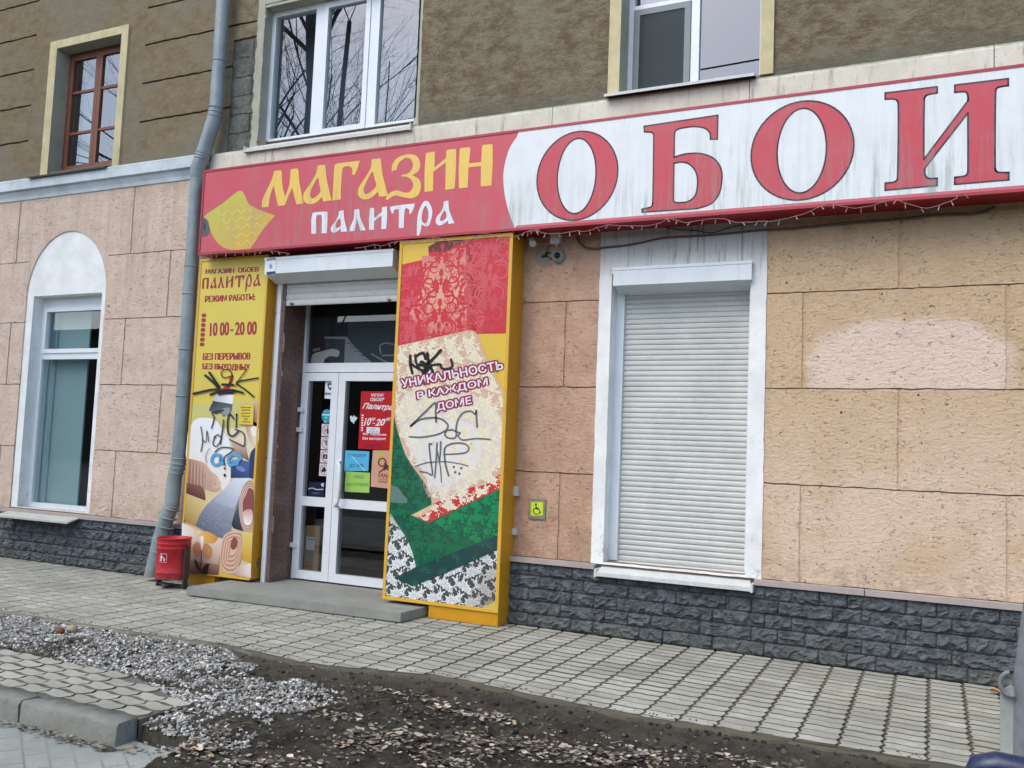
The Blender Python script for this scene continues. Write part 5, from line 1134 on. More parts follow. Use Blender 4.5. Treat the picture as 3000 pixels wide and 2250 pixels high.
for k in range(7): t = k * .9; m.stroke([(793, 782), (793 + 6 * math.cos(t), 780 + 9 * math.sin(t))], 1.6, Ys - .0008 - k * .00005, '#5b708f')
m.text('ОХРАНА', (783, 764), (805, 762), (783, 760), Ys - .001, '#dfe5ea', .02)
tag(m.build('security_sticker', PO_), 'small white and blue sticker on the left end of the shutter housing above the door', 'sticker')
# window shutter
yh = -.075; x0, x1 = W(1797, 800, yh)[0], W(2202, 790, yh)[0]; zT, zF = W(1797, 787, yh)[2], W(1797, 838, yh)[2]; y_ = .15
rw = thing('roller_shutter', ((x0 + x1) / 2, 0, .6), 'white roller shutter fully closed over the ground-floor window right of the light box', 'roller shutter')
cx0, cx1 = W(1831, 1200, y_)[0] - .02, W(2192, 1200, y_)[0]; zb0 = W(1820, 1655, y_)[2] - .005
m = MB(); zU = W(1815, 866, .12)[2]
m.prism([(x0, .14, zU), (x0, yh + .05, zF - .0), (x0, yh, zF + .003), (x0, yh, zT), (x0, .14, zT)], (x1 - x0, 0, 0)); m.box((x0 - .005, yh - .004, zT - .018), (x1 + .005, .0, zT + .006)); m.build('housing', M['alu'], rw)
m = MB(); m.box((HOLE_SHUT[0], .11, .61), (cx0, .19, zU + .02)); m.build('guide_rail', M['alu'], rw)
m = MB(); m.box((cx1, .11, .61), (HOLE_SHUT[1], .19, zU + .02)); m.build('guide_rail', M['alu'], rw)
def m_sh():
    t = NT('dirty_slats'); X, Y, Z = t.xyz()
    c = t.mix(t.ramp(t.noise(3, 4, .6), .3, .7), '#c9cbc7', '#babdb9')
    s1 = t.noise(7, 6, .85, v=t.vec(.25, 1, 9)); lo = t.ramp(Z, 1.9, .8, .05, 1)
    c = t.mix(t.math('MULTIPLY', t.ramp(s1, .54, .72), t.math('MULTIPLY', lo, .75)), c, '#5c605f')
    fr = t.math('FRACT', t.math('DIVIDE', t.math('SUBTRACT', Z, zb0), .0449)); c = t.mix(t.ramp(fr, .80, .97, 0, .5), c, '#7d8586')
    return t.fin(c, .42, spec=.4)
slats(cx0, cx1, zb0, zU + .06, y_, .0449).build('curtain', m_sh(), rw)
for px, py in ((1832, 1656), (2148, 1689)): m = MB(); knob(m, W(px, py, y_ - .01) + Vector((.0, 0, .015))); m.build('lock_knob', M['steel'], rw)
m = MB(); a, b = W(1744, 1681, -.13), W(2200, 1731, -.13); zs = (a[2] + b[2]) / 2; xa, xb = a[0], b[0]
m.add([(xa, -.13, zs + .02), (xb, -.13, zs + .02), (HOLE_SHUT[1], .16, .613), (HOLE_SHUT[0], .16, .613), (xa, -.13, zs - .012), (xb, -.13, zs - .012)], [(0, 1, 2, 3), (4, 5, 1, 0), (0, 3, 4), (1, 5, 2)])
m.box((xa - .012, -.134, zs - .02), (xa + .006, -.02, zs + .045)); m.box((xb - .006, -.134, zs - .02), (xb + .012, -.02, zs + .045))
tag(m.build('window_sill', M['tin']), 'dusty white tin sill under the closed window shutter', 'window sill')

# ================================================================== ON THE DOOR GLASS
YG = YD + .006; zA, zB_ = zt(850, 1050, .211), zt(850, 1350, .2411)
def sheet(name, pts, col, label, cat, deco, group=None, tr=zA):
    m = MB(); m.flat(tr(pts), YG, col); deco(m, tr); tag(m.build(name, PO_), label, cat, group)
def tx(m, tr, s_, bl, br, tl, col, bold=.015, dy=.0006): m.text(s_, tr([bl])[0], tr([br])[0], tr([tl])[0], YG - dy, col, bold)
def d1(m, tr):
    m.flat(tr(spl([(520, 350, 1), (555, 342), (592, 352, 1), (590, 400), (556, 448, 1), (522, 400)])), YG - .0006, '#28456f'); m.flat(tr(spl([(540, 372), (565, 368), (575, 390), (558, 408), (540, 395)])), YG - .001, '#d5dde4')
    m.flat(tr([(485, 475), (607, 480), (606, 512), (484, 506)]), YG - .0006, '#2c4468'); tx(m, tr, 'ОХРАНЯЕТСЯ', (492, 502), (600, 507), (492, 486), '#d5dde4', dy=.001)
sheet('shield_sticker', [(490, 315), (615, 315), (605, 566), (478, 556)], '#e3e8ee', 'white sticker with a dark blue shield at the top of the narrow door leaf', 'sticker', d1)
def d2(m, tr):
    m.flat(tr([(445, 770), (585, 772), (584, 795), (445, 793)]), YG - .0006, '#bfe3e8'); m.flat(tr([(485, 812), (515, 812), (513, 830), (485, 830)]), YG - .0006, '#bfe3e8'); m.flat(tr([(470, 730), (550, 735), (550, 742), (470, 738)]), YG - .0006, '#8fc9d2'); m.flat(tr([(472, 870), (500, 870), (498, 888), (472, 886)]), YG - .0006, '#bfe3e8')
sheet('round_sticker', [(512 + 74 * math.cos(k * .2618), 803 + 98 * math.sin(k * .2618)) for k in range(24)], '#2f95a8', 'teal round sticker on the narrow door leaf', 'sticker', d2)
def ban(kind):
    def f(m, tr):
        c = {0: (508, 996), 1: (500, 1180), 2: (490, 1362), 3: (478, 1547)}[kind]; O = lambda L: [(c[0] + x, c[1] + y) for x, y in L]
        if kind == 0: m.flat(tr(O([(8, -55), (20, -55), (22, -20), (28, -5), (24, 50), (0, 50), (0, -5), (8, -20)])), YG - .0007, '#2a2420'); m.flat(tr(O([(-40, -5), (-10, -3), (-22, 18), (-20, 40), (-30, 40), (-28, 18)])), YG - .0007, '#2a2420')
        if kind == 1: m.flat(tr(O([(22 * math.cos(t), -30 + 22 * math.sin(t)) for t in [k * .6 for k in range(11)]])), YG - .0007, '#8a7f7d'); m.flat(tr(O([(-16, -12), (16, -12), (2, 45)])), YG - .0007, '#6a5e5a')
        if kind == 2: m.flat(tr(O([(-38, -18), (-18, -30), (18, -30), (38, -18), (36, 32), (-36, 32)])), YG - .0007, '#2d2a28'); m.flat(tr(O([(14 * math.cos(t), 4 + 16 * math.sin(t)) for t in [k * .6 for k in range(11)]])), YG - .001, '#b9a9a8')
        if kind == 3: m.flat(tr(O([(-45, 10), (-20, -30), (5, -45), (12, -15), (30, 5), (10, 15), (-5, 45), (-20, 25), (-38, 40)])), YG - .0007, '#1d1614')
        R = [(c[0] + 56 * math.cos(k * .2618), c[1] + 68 * math.sin(k * .2618)) for k in range(25)]; m.stroke(tr(R), 1.3, YG - .0012, '#4d4448'); m.stroke(tr(O([(-42, -46), (42, 46)])), 1.3, YG - .0014, '#4d4448')
    return f
for k, (pts, what) in enumerate((([(440, 908), (584, 914), (577, 1084), (434, 1077)], 'no drinks, below the teal sticker'), ([(432, 1091), (574, 1098), (566, 1266), (425, 1259)], 'no ice cream, second from the top of its column'), ([(424, 1272), (562, 1280), (553, 1450), (414, 1443)], 'no photography, third from the top of its column'), ([(409, 1456), (552, 1465), (541, 1638), (399, 1630)], 'no dogs, lowest of its column'))):
    sheet('prohibition_sticker', pts, '#dccfd6', 'square white prohibition sticker for ' + what, 'sticker', ban(k), 'prohibition stickers on the narrow door leaf')
def d3(m, tr):
    w_ = '#e4dfe4'
    tx(m, tr, 'магазин', (1126, 528), (1302, 528), (1126, 488), w_); tx(m, tr, 'ОБОЕВ', (1112, 594), (1308, 594), (1114, 546), w_, .03); tx(m, tr, 'Палитра', (990, 716), (1404, 740), (1040, 618), w_, .03)
    tx(m, tr, '10', (1022, 935), (1108, 930), (1050, 828), w_, .03); tx(m, tr, '00', (1112, 868), (1172, 866), (1130, 822), w_, .02); tx(m, tr, '-', (1146, 908), (1176, 908), (1148, 896), w_); tx(m, tr, '20', (1178, 938), (1300, 934), (1212, 840), w_, .03); tx(m, tr, '00', (1322, 868), (1380, 866), (1342, 822), w_, .02)
    for i in range(7): m.flat(tr([(1006 - i * 1.5 + 17 * math.cos(t), 790 + i * 34.5 + 12 * math.sin(t)) for t in [k * .785 for k in range(8)]]), YG - .0006, w_)
    m.flat(tr([(1062, 952), (1246, 958), (1242, 1042), (1058, 1036)]), YG - .001, '#d9dde4'); tx(m, tr, 'по ВС', (1120, 990), (1186, 992), (1121, 972), '#3a3a44', dy=.0014); tx(m, tr, '10 до 19', (1092, 1028), (1216, 1034), (1093, 1004), '#3a3a44', dy=.0014)
    tx(m, tr, 'без  перерыва', (1008, 1070), (1334, 1082), (1010, 1030), w_, .02); tx(m, tr, 'без выходных', (1004, 1134), (1330, 1142), (1006, 1086), w_, .02)
    m.flat(tr([(1060, 1190), (1240, 1190), (1320, 1245), (1010, 1240)]), YG - .0006, '#93152f')
sheet('opening_hours_poster', [(986, 457), (1440, 457), (1392, 1272), (944, 1254)], '#b3101f', 'red poster with the shop opening hours on the wide door leaf', 'poster', d3)
def d4(m, tr): tx(m, tr, 'СКИДКИ', (806, 1368), (1042, 1376), (812, 1322), '#1d4f63', .01); tx(m, tr, 'ДО 50%', (815, 1518), (1016, 1518), (820, 1464), '#1d4f63', .01); m.stroke(tr([(850, 1350), (930, 1440), (1035, 1560)]), 2.2, YG - .0012, '#a9d6ec')
sheet('paper_notice', [(766, 1277), (1100, 1291), (1086, 1566), (750, 1560)], '#55b0dc', 'light blue discount notice on the wide door leaf, above the green one', 'notice', d4)
def d5(m, tr): tx(m, tr, 'НОВОЕ', (768, 210), (896, 216), (770, 176), '#4b7040', .01); tx(m, tr, 'ПОСТУПЛЕНИЕ', (678, 304), (955, 310), (680, 268), '#4b7040', .01)
YG -= .002
sheet('paper_notice', [(676, 128), (971, 146), (961, 389), (662, 375)], '#9ccb62', 'light green new arrivals notice on the wide door leaf, below the blue one', 'notice', d5, tr=zB_)
YG += .002
def d6(m, tr):
    m.flat(tr([(1210, 1277), (1300, 1277), (1290, 1500), (1200, 1500)]), YG - .0005, '#bfae6c'); R = [(1278 + 50 * math.cos(t), 1442 + 55 * math.sin(t)) for t in [k * .35 - 1.2 for k in range(18)]]
    m.stroke(tr(R), 4.5, YG - .001, '#8f2322'); m.stroke(tr([(1318, 1450), (1300, 1530), (1240, 1580)]), 4.5, YG - .0011, '#8f2322')
    st = []
    for k in range(10): r = (62, 26)[k % 2]; t = -1.57 + k * .628; st.append((1335 + r * math.cos(t), 1508 + r * 1.15 * math.sin(t)))
    m.flat(tr(st), YG - .0014, '#3b3a36'); tx(m, tr, 'МАЯ', (1226, 1655), (1392, 1660), (1228, 1596), '#8f2322', .03, .0012)
    m.text('С ДНЁМ ПОБЕДЫ', *[zB_([p])[0] for p in ((1072, 232), (1196, 236), (1072, 212))], YG - .0012, '#8f5a4a', .01); m.text('ПОБЕДЫ', *[zB_([p])[0] for p in ((1068, 268), (1194, 272), (1068, 240))], YG - .0012, '#8f5a4a', .03)
sheet('may_poster', [(1148, 1277), (1440, 1277), (1400, 1700), (1395, 1810), (1118, 1780), (1125, 1600)], '#c9a08a', 'pinkish holiday poster with a red nine and star, half hidden behind the right light box', 'poster', d6)
def d7(m, tr): m.stroke(tr([(225, 340), (270, 332), (330, 350), (400, 345)]), 3.4, YG - .0006, '#aab4c4'); m.flat(tr([(372, 285), (395, 268), (412, 275), (408, 318), (385, 312)]), YG - .0006, '#c3cad4'); tx(m, tr, 'открыто', (262, 402), (352, 402), (262, 388), '#8f9ab0')
sheet('dark_blue_sticker', [(228, 256), (290, 260), (350, 254), (416, 262), (406, 436), (213, 432)], '#141d3d', 'torn dark blue sticker low on the upper pane of the narrow door leaf', 'sticker', d7, tr=zB_)
sheet('butterfly_sticker', spl([(832, 810), (850, 795), (870, 815), (885, 785), (897, 805), (932, 825), (915, 855), (890, 885), (886, 910), (868, 888), (842, 872)], k=3), '#bfd8da', 'small pale butterfly sticker beside the red poster', 'sticker', lambda m, tr: None)
# picture behind the transom pane
m = MB(); Yt = YD + .052
m.flat([(900, 880), (1200, 870), (1200, 1085), (900, 1085)], Yt, '#22262a'); m.flat(zt(500, 700, .3164)([(1640, 720), (2100, 690), (2100, 1185), (1640, 1185)]), Yt - .001, '#4c5862')
g7 = zt(500, 700, .3164); m.flat(g7([(1425, 905), (1630, 905), (1655, 940), (1680, 968), (1712, 1004), (1752, 1044), (1785, 1080), (1850, 1125), (1862, 1180), (1605, 1180), (1615, 930), (1425, 922)]), Yt - .002, '#b9bfc2'); m.flat(g7([(1425, 925), (1612, 932), (1604, 1180), (1500, 1180), (1440, 1100)]), Yt - .0025, '#4b5156')
m.flat(g7(spl([(1312, 1075), (1400, 1040), (1500, 1018), (1562, 1040), (1545, 1090), (1480, 1085), (1430, 1110), (1400, 1175), (1310, 1180)])), Yt - .003, '#e2e3dc'); m.flat(g7([(1315, 1020), (1380, 1005), (1385, 1030), (1318, 1045)]), Yt - .003, '#9b9d99')
for p in ([(1945, 1060), (1940, 985), (2000, 965), (2080, 980)], [(1860, 1065), (1920, 1100), (2000, 1140), (2080, 1165)], [(1960, 1080), (2080, 1075)]): m.stroke(g7(p), 3.5, Yt - .003, '#b9c3c9')
for k in range(5): m.stroke(g7([(1620 + k * 42, 965 + k * 38), (1700 + k * 42, 972 + k * 38)]), 1.5, Yt - .0032 - k * .0001, '#5b6064')
tag(m.build('interior_picture', PO_), 'large grey photograph of a staircase and furniture seen through the pane above the door', 'picture')
# cardboard box inside the door
a = W(899, 1540, YD + .06); b = W(938, 1540, YD + .06); bx = thing('cardboard_box', ((a[0] + b[0]) / 2, YD + .16, .09), 'tall brown cardboard box standing inside behind the narrow door leaf', 'box')
m = MB(); m.box((a[0] - .02, YD + .061, .091), (b[0], YD + .26, a[2])); m.build('box_body', M['tan'], bx)
m = MB(); Yb = YD + .060
m.flat(zB_([(200, 918), (305, 930), (292, 1088), (190, 1075)]), Yb, '#c6cad2'); m.text('ОБОИ', *[zB_([p])[0] for p in ((215, 962), (292, 968), (216, 942))], Yb - .0008, '#2a2a30', .02); m.flat(zB_([(190, 1095), (282, 1102), (270, 1228), (180, 1225)]), Yb, '#8b8a82'); m.text('ООО', *[zB_([p])[0] for p in ((180, 1290), (255, 1295), (181, 1272))], Yb - .0008, '#33281e', .02)
m.build('paper_label', PO_, bx)

# ================================================================== DRAINPIPE
dp = thing('drainpipe', (-7.25, -.13, 0), 'grey zinc rainwater drainpipe with bends running down the wall left of the shop sign', 'drainpipe')
def pp(lst, Y): return [W(x, y, Y) for x, y in lst]
def seg(pts, r, rings, wob=.0):
    m = MB(); m.tube(pts, r, 20, 0)
    m.build('pipe_section', M['zinc'], dp)
X1 = -7.065; top = [(X1, -.13, 8.6), (X1, -.13, 5.02)]
k2 = W(586, 478, -.16); k3 = W(577, 520, -.17); lowx = (W(560, 850, -.15)[0] + W(573, 600, -.15)[0]) / 2
seg(top, .072, 0); seg([(X1, -.13, 5.08), (X1 - .012, -.132, 4.98), (k2[0] + .02, -.16, k2[2] + .05), (lowx, -.165, k2[2] - .06), (lowx, -.16, k2[2] - .16)], [.077, .078, .078, .077, .076], 0)
zk = W(524, 1372, -.15)[2]; kx = W(524, 1372, -.15)[0]
seg([(lowx, -.16, k2[2] - .10), (lowx - .0, -.155, 2.6), (lowx - .0, -.15, zk + .25)], .073, 0)
e1 = W(503, 1488, -.17); e2 = W(449, 1678, -.24)
seg([(lowx, -.15, zk + .3), (lowx - .008, -.15, zk + .06), (lowx - .04, -.155, zk - .1), (e1[0], -.17, e1[2])], .076, 0)
seg([(e1[0] + .012, -.165, e1[2] + .06), (e1[0] - .05, -.18, e1[2] - .1), ((e1[0] + e2[0]) / 2 - .03, -.21, (e1[2] + e2[2]) / 2), (e2[0], -.25, .045)], [.076, .078, .08, .085], 0)
def ring_at(c, d, r):
    c, d = Vector(c), Vector(d).normalized(); m = MB(); m.tube([c - d * .007, c - d * .003, c + d * .003, c + d * .007], [r - .004, r + .006, r + .006, r - .004], 20); m.build('joint_ring', M['zinc'], dp)
for z_ in (7.2, 5.62): ring_at((X1, -.13, z_), (0, 0, 1), .073)
for z_ in (5.10, 5.05, 5.00): ring_at((X1 - .004, -.13, z_), (.1, 0, 1), .078)
for t in (.86, .93, 1.0): p = Vector((X1 - .012, -.132, 4.98)).lerp(Vector((k2[0] + .02, -.16, k2[2] + .05)), t); ring_at(p, (X1 - k2[0], 0, 4.98 - k2[2]), .079)
for z_ in (k2[2] - .14, 3.35, 3.05, 2.45, 1.95): ring_at((lowx, -.157, z_), (0, 0, 1), .074)
for dz, dx in ((.10, 0), (.05, -.006), (0, -.016), (-.05, -.026)): ring_at((lowx + dx, -.15, zk + dz), (.12 if dz < .1 else 0, 0, 1), .077)
for t in (.02, .16, .3): p = e1.lerp(e2, t); ring_at((p[0] + .0, p[1], p[2]), (e1 - e2), .080)
for t in (.68, .8): p = e1.lerp(e2, t); ring_at((p[0] - .008, p[1], p[2]), (e1 - e2), .084)
# ================================================================== LITTER BIN
bc = (-6.95, -.42); bn = thing('litter_bin', (bc[0], bc[1], 0), 'small round red metal litter bin on dark posts beside the entrance step', 'litter bin')
red = simple('red_paint', '#b01420', .42, .18, 5, .4, '#8a6a66', bump=.2, splash=.06)
m = MB(); r = .163; zb, zt1 = .09, .495
m.lathe((bc[0], bc[1], 0), [(.01, zb + .012), (r - .012, zb + .004), (r - .004, zb), (r, zb + .008), (r, zb + .06), (r + .004, zb + .066), (r, zb + .072), (r, zb + .30), (r + .004, zb + .305), (r, zb + .311), (r, zb + .345), (r + .004, zb + .35), (r, zb + .356), (r, zt1 - .01), (r + .007, zt1 - .003), (r + .007, zt1 + .004), (r - .003, zt1 + .003), (r - .006, zb + .02), (.01, zb + .016)], 40)
m.build('bin_body', red, bn)
dg = simple('dark_green_steel', '#333b36', .6, .2, 8, .3)
for sx in (-1, 1):
    m = MB(); x = bc[0] + sx * (r + .014); m.box((x - .01, bc[1] - .03, 0.0), (x + .01, bc[1] + .03, zt1 - .075)); m.tube([(x + sx * .01, bc[1], zt1 - .1), (x + sx * .016, bc[1], zt1 - .1)], .009, 8); m.build('post', dg, bn)
m = MB(); m.box((bc[0] - r - .02, bc[1] - .02, .018), (bc[0] + r + .02, bc[1] + .02, .036)); m.box((bc[0] - .015, bc[1] - .1, .004), (bc[0] + .015, bc[1] + .1, .018)); m.build('cross_bar', dg, bn)
m = MB()
def onbin(u, z, dy): th = math.radians(279) + u / r; return (bc[0] + (r + dy) * math.cos(th), bc[1] + (r + dy) * math.sin(th), z)
def patch(m, u0, u1, z0, z1, col, dy):
    n = 6; vs = []
    for i in range(n + 1): u = u0 + (u1 - u0) * i / n; vs += [onbin(u, z0, dy), onbin(u, z1, dy)]
    m.add(vs, [(2 * i, 2 * i + 2, 2 * i + 3, 2 * i + 1) for i in range(n)], 0, col)
patch(m, -.04, .04, .262, .35, '#e3c4c8', .001); patch(m, -.036, .036, .266, .346, '#8d1024', .0018)
for u0, u1, z0, z1 in ((-.028, -.012, .275, .312), (-.028, -.008, .312, .328), (-.025, -.013, .331, .342), (-.008, .008, .308, .318), (.006, .024, .300, .305), (.008, .022, .276, .299)): patch(m, u0, u1, z0, z1, '#e8d4d6', .0026)
m.build('litter_pictogram', PO_, bn)
# ================================================================== SMALL FIXTURES ON THE WALL
p = W(1638, 752, -.02); cm = thing('dome_camera', (p[0], -.02, p[2]), 'grey dome security camera on the wall beside the right light box', 'security camera')
m = MB(); m.lathe((p[0], -.016, p[2]), [(.001, .0), (.062, .0), (.064, .012), (.060, .022), (.05, .045), (.03, .062), (.001, .068)], 28, ax='Y'); m.build('housing', simple('camera_grey', '#8f9692', .35, .1, 5, .3), cm)
m = MB(); m.lathe((p[0] + .004, -.064, p[2] - .002), [(.026, .0), (.030, .012), (.022, .024), (.001, .03)], 20, ax='Y'); m.build('lens_dome', simple('lens_black', '#0c0d10', .12), cm)
a, b = W(1622, 718, -.02), W(1648, 690, -.02); m = MB(); m.box((a[0], -.09, a[2]), (b[0], -.017, b[2])); m.box((a[0] - .003, -.096, a[2] - .003), (b[0] + .003, -.088, b[2] + .003)); m.tube([((a[0] + b[0]) / 2, -.05, a[2] - .02), ((a[0] + b[0]) / 2, -.05, a[2])], .012, 10)
tag(m.build('junction_box', M['tin']), 'white square junction box above the dome camera', 'junction box')
m = MB(); c = W(1558, 704, -.1); dv = Vector((.4, -.5, -.6)).normalized(); m.tube([c - dv * .02, c + dv * .05], .028, 14); m.tube([c + dv * .05, c + dv * .065], [.03, .03], 14); m.tube([c - dv * .02, (c[0] - .02, -.01, c[2] + .03)], .008, 8)
tag(m.build('spotlight', M['tin']), 'tiny white spotlight in the corner between the light box and the sign', 'spotlight')
m = MB(); P = []
for k in range(26): t = k / 26 * 6.283; rr = 1 + .22 * noise.noise(Vector((math.cos(t) * 2, math.sin(t) * 2, 4))); q0 = (1592 + 24 * rr * math.cos(t), 752 + 33 * rr * math.sin(t)); P.append(W(q0[0], q0[1], -.0175))
m.poly(P, (), '#958f80'); m.build('cement_patch', attr_mat('cement', .95, .35, bump=.8), bld)
m = MB(); q0 = W(1600, 750, -.03); m.tube([W(1622, 716, -.03), W(1606, 722, -.04), W(1598, 742, -.04), W(1592, 752, -.03)], .0035, 6); m.tube([W(1592, 752, -.03), W(1604, 738, -.035), W(1612, 742, -.03)], .006, 6); m.tube([W(1604, 750, -.03), W(1612, 759, -.035), W(1622, 757, -.03)], .0035, 6); m.tube([W(1588, 752, -.02), W(1602, 748, -.03)], .011, 8)
tag(m.build('camera_cable', M['black']), 'short black looped cable hanging left of the dome camera', 'cable')
for (nm, pts, rr, mt, lab) in (('wall_cable', [(1690, 690), (1696, 708), (1715, 724), (1745, 728), (1780, 724), (1830, 719), (1880, 710), (1935, 698), (1985, 694), (2085, 688), (2150, 682), (2230, 674), (2300, 670), (2500, 652), (2640, 641), (2740, 630), (2850, 626), (2890, 618), (2915, 606)], .009, M['cabl'], 'dusty brown cable sagging across the wall under the long sign'), ('wall_cable', [(1940, 664), (1980, 672), (2040, 676), (2085, 682), (2150, 664), (2225, 652)], .0035, M['black'], 'thin black wire looping above the white shutter housing')):
    m = MB(); m.tube([W(x, y, -.035) for x, y in spl(pts, closed=False, k=4)], rr, 8); tag(m.build(nm, mt), lab, 'cable')
# wheelchair sign
ac = thing('wheelchair_sign', W(1574, 1491, -.02), 'small yellow wheelchair access sign on a grey plate on the wall', 'sign')
m = MB(); a, b = W(1549, 1519, -.02), W(1600, 1464, -.02); m.box((a[0], -.03, a[2]), (b[0], -.014, b[2])); m.build('back_plate', simple('plate_grey', '#7f8079', .9, .2, 20, .5, bump=.6), ac)
m = MB(); k14 = zt(1440, 1380, .12056); Yw = -.0315
m.flat(k14([(938, 728), (1275, 732), (1266, 1102), (938, 1100)]), Yw, '#cddc4c'); m.flat(k14([(952, 740), (1266, 744), (1260, 1094), (950, 1090)]), Yw - .0006, '#46560f'); m.flat(k14([(964, 754), (1254, 758), (1248, 1082), (962, 1078)]), Yw - .0012, '#cfe04a')
bk2 = '#10120a'
m.flat(k14([(1078 + 24 * math.cos(t), 808 + 24 * math.sin(t)) for t in [k * .6283 for k in range(10)]]), Yw - .0018, bk2)
for i, (pts, wd) in enumerate((([(1078, 830), (1084, 880), (1088, 925)], 3.0), ([(1088, 925), (1145, 925), (1160, 960), (1188, 1012)], 2.4), ([(1088, 898), (1138, 898)], 2.2), ([(1170, 1018), (1200, 1004)], 2.4), ([(1062, 900), (1028, 935), (1020, 985), (1045, 1030), (1095, 1046), (1140, 1035), (1160, 1012)], 2.4))): m.stroke(k14(pts), wd, Yw - .002 - i * .0003, bk2)
m.build('sign_face', PO_, ac)
# ================================================================== STRING OF LIGHTS
gl = thing('string_lights', (-3, -.3, SZ0), 'tangled pink string lights hanging along the lower edge of the long sign', 'string lights')
wc_, bc_ = simple('pink_wire', '#8d6a66', .6, .1), simple('bulb_plastic', '#a88884', .4, .1)
z6, z8 = zt(1500, 650, .3617), zt(2200, 550, .3617)
runs = [[(586, 746), (650, 742), (700, 740), (740, 737), (775, 733), (815, 738), (850, 744)],
        [(1040, 728), (1080, 722), (1100, 716), (1115, 721)] + A3([(210, 190), (280, 185), (400, 190), (540, 155), (640, 160), (740, 195), (850, 195), (950, 165), (1000, 125), (1060, 110), (1130, 125), (1200, 155), (1300, 155), (1400, 130), (1500, 85), (1600, 75)]) + z6([(110, 85), (190, 66), (270, 95), (410, 92), (520, 76), (610, 76), (690, 48), (780, 24), (920, 35), (1100, 32), (1200, 8)]) + [(1960, 640), (2010, 652), (2060, 644), (2110, 640), (2160, 652)] + z8([(60, 275), (200, 268), (330, 240), (450, 205), (600, 135), (640, 128), (760, 155), (860, 165), (1000, 140), (1160, 95), (1250, 125), (1420, 165), (1560, 130), (1640, 100), (1705, 42), (1760, 82)])]
bulbs = []
for R_ in runs:
    P = spl(R_, closed=False, k=4); w3 = [W(x + random.uniform(-1, 1), y + random.uniform(-1.2, 1.2), -.318 - .01 * random.random()) for x, y in P]
    m = MB(); m.tube(w3, .0030, 5); m.build('wire', wc_, gl)
    acc = 0
    for i in range(1, len(w3)):
        acc += (w3[i] - w3[i - 1]).length
        if acc > .085: acc = random.uniform(-.02, .02); bulbs.append(w3[i])
proto = None
for p in bulbs:
    if proto is None:
        m = MB(); m.tube([(0, 0, 0), (0, 0, -.012), (0, 0, -.03), (0, 0, -.04)], [.0022, .0026, .0048, .0038], 6); proto = m.build('bulb', bc_, gl); o = proto
    else: o = proto.copy(); COL.objects.link(o); o.parent = gl; o.matrix_parent_inverse = proto.matrix_parent_inverse.copy()
    o.location = p; o.rotation_euler = (random.uniform(-.5, .5), random.uniform(-.8, .8), 0)
# ================================================================== RIGHT EDGE: POST AND RAIL
po = thing('metal_post', (.47, -1.72, 0), 'leaning grey metal post with a pale plate and a hook at the right edge', 'post')
gm = simple('worn_grey_paint', '#72777c', .5, .2, 9, .4, '#b7b9b6', bump=.3)
m = MB(); m.tube([(.455, -1.72, -.01), (.462, -1.72, .35), (.50, -1.70, .72), (.56, -1.68, 1.2)], [.075, .078, .07, .06], 20); m.build('post_tube', gm, po)
a, b = W(2930, 2200, -1.74), W(2968, 2200, -1.74); zt_ = W(2945, 2012, -1.74)[2]; m = MB(); m.prism([(x, -1.75, z) for x, z in ((a[0], .0), (b[0] + .03, .0), (b[0] + .03, zt_), (b[0] - .01, zt_ + .01), (a[0] + .008, zt_ - .02), (a[0], zt_ - .06))], (0, .03, 0)); m.build('plate', simple('pale_plate', '#9ba39c', .55, .12, 6, .3), po)
m = MB(); c = W(2962, 2005, -1.78); m.tube([(c[0] + .05 * math.cos(t), c[1], c[2] + .06 * math.sin(t)) for t in [1.7 + k * .28 for k in range(13)]], .013, 10); m.build('hook', gm, po)
m = MB(); P0 = W(2885, 2268, -3.35); m.tube([P0 + Vector((-.035, .0, -.25)), P0 + Vector((-.035, .0, -.03)), P0 + Vector((-.015, 0, .022)), P0 + Vector((.04, 0, .038)), P0 + Vector((.2, .02, .025)), P0 + Vector((.6, .06, -.05)), P0 + Vector((.75, .07, -.35))], [.042, .045, .05, .052, .052, .052, .05], 20)
m.tube([P0 + Vector((-.035, 0, -.24)), (P0[0] - .035, P0[1], -.15)], .04, 14); m.tube([P0 + Vector((.75, .07, -.3)), (P0[0] + .75, P0[1] + .07, -.15)], .05, 14)
tag(m.build('blue_rail', simple('dark_blue_paint', '#1f2c4a', .3, .3, 10, .3, '#8b96a8')), 'glossy dark blue bent tube rail end in the bottom right corner', 'rail')
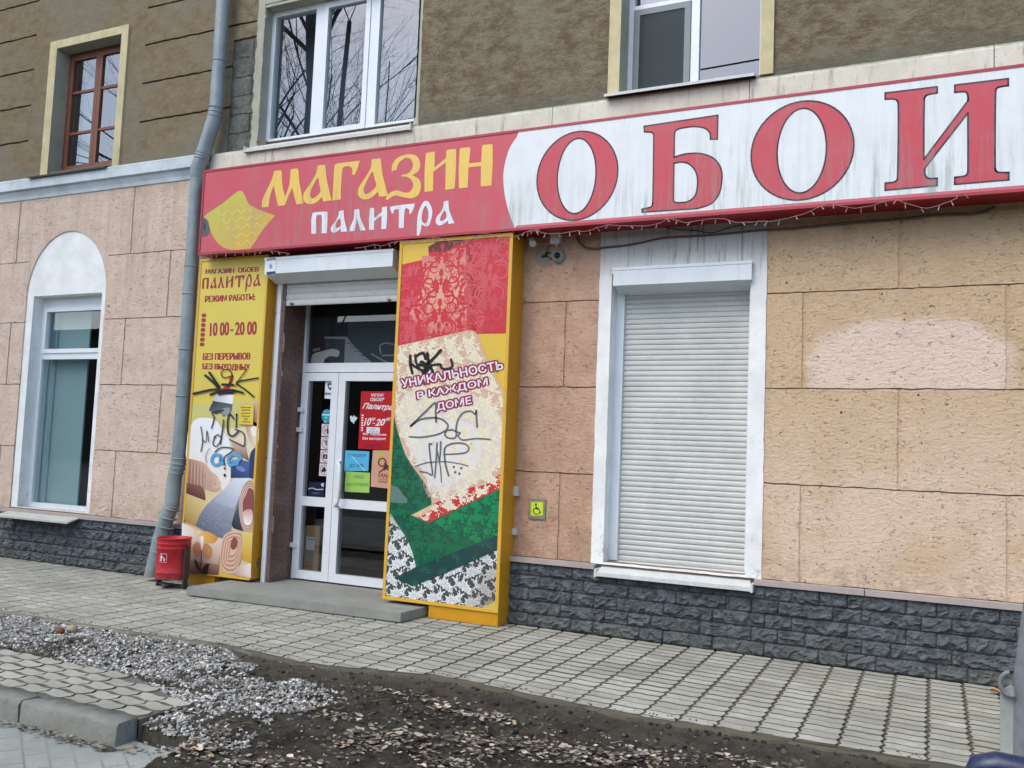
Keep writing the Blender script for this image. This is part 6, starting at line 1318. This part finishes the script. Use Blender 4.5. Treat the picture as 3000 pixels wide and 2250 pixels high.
# ================================================================== ACROSS THE STREET (seen in the glass)
def tree(x, y, h, r0, sd, lab):
    rnd = random.Random(sd); t = thing('bare_tree', (x, y, -.14), lab, 'tree', 'bare street trees opposite the shop'); tm, bm_ = MB(), MB()
    def br(p, d, l, r, dep):
        pts = [p]; rs_ = [r]; n = 4 if dep else 9
        for k in range(n): q = .16 if dep else .02; d = (d + Vector((rnd.uniform(-q, q), rnd.uniform(-q, q), rnd.uniform(-.05, .10)))).normalized(); p = p + d * l / n; pts.append(p); rs_.append(r * (1 - .30 * (k + 1) / n))
        (tm if dep == 0 else bm_).tube(pts, rs_, 8 if dep < 2 else 4, caps=False)
        if dep >= 5: return
        for k in range(rnd.choice((3, 4)) if dep else 22):
            i = rnd.randint(1 if dep else 3, n); a = rnd.uniform(0, 6.28); sp = rnd.uniform(.5, 1.0); nd = (d + Vector((math.cos(a) * sp, math.sin(a) * sp, rnd.uniform(-.25, .45)))).normalized(); br(pts[i], nd, (l if dep else l * .42) * rnd.uniform(.5, .74), rs_[i] * (rnd.uniform(.40, .58) if dep else rnd.uniform(.2, .3)), dep + 1)
    br(Vector((x, y, -.2)), Vector((0, 0, 1)), h * .55, r0, 0)
    bark = simple('bark', '#3d3a38', .95, .3, 12, .3, bump=.6); tm.build('trunk', bark, t); bm_.build('branches', bark, t)
tree(-12.25, -8.2, 28, .27, 3, 'bare tree with the thickest trunk, opposite the shop sign'); tree(-14.6, -11.5, 24, .09, 33, 'slim bare tree just left of the thickest one across the street'); tree(-17.5, -12, 18, .2, 11, 'bare tree farther left across the street'); tree(-7.6, -14.5, 13, .12, 5, 'slender bare tree nearest the middle across the street')
m = MB()
for z_, y_ in ((8.9, -9), (8.1, -9.2)): m.tube([(-30 + k * 3, y_, z_ - .25 * math.sin(k * .45)) for k in range(16)], .018, 5)
for x in (-30, 15): m.tube([(x, -9.1, -.14), (x, -9.1, 9.3)], .11, 10)
tag(m.build('overhead_wires', M['black']), 'two overhead wires strung between poles across the street', 'wires')
ob = thing('apartment_building', (-14, -34, -.14), 'plain beige apartment building across the street, behind the camera', 'building')
m = MB(); m.box((-110, -44, -.14), (40, -34, 8.2)); m.build('wall', simple('far_wall', '#5e574b', .9, .15, .6), ob); m = MB(); m.box((-110.4, -44.4, 8.2), (40.4, -33.6, 8.5)); m.build('roof', simple('far_roof', '#3f3c3a', .9), ob)
for fl in range(2):
    for k in range(26): m = MB(); x = -76 + k * 3.9; m.box((x, -33.99, 1.4 + fl * 3.2), (x + 1.4, -33.96, 3.1 + fl * 3.2)); m.build('window', simple('far_window', '#23282e', .2), ob)
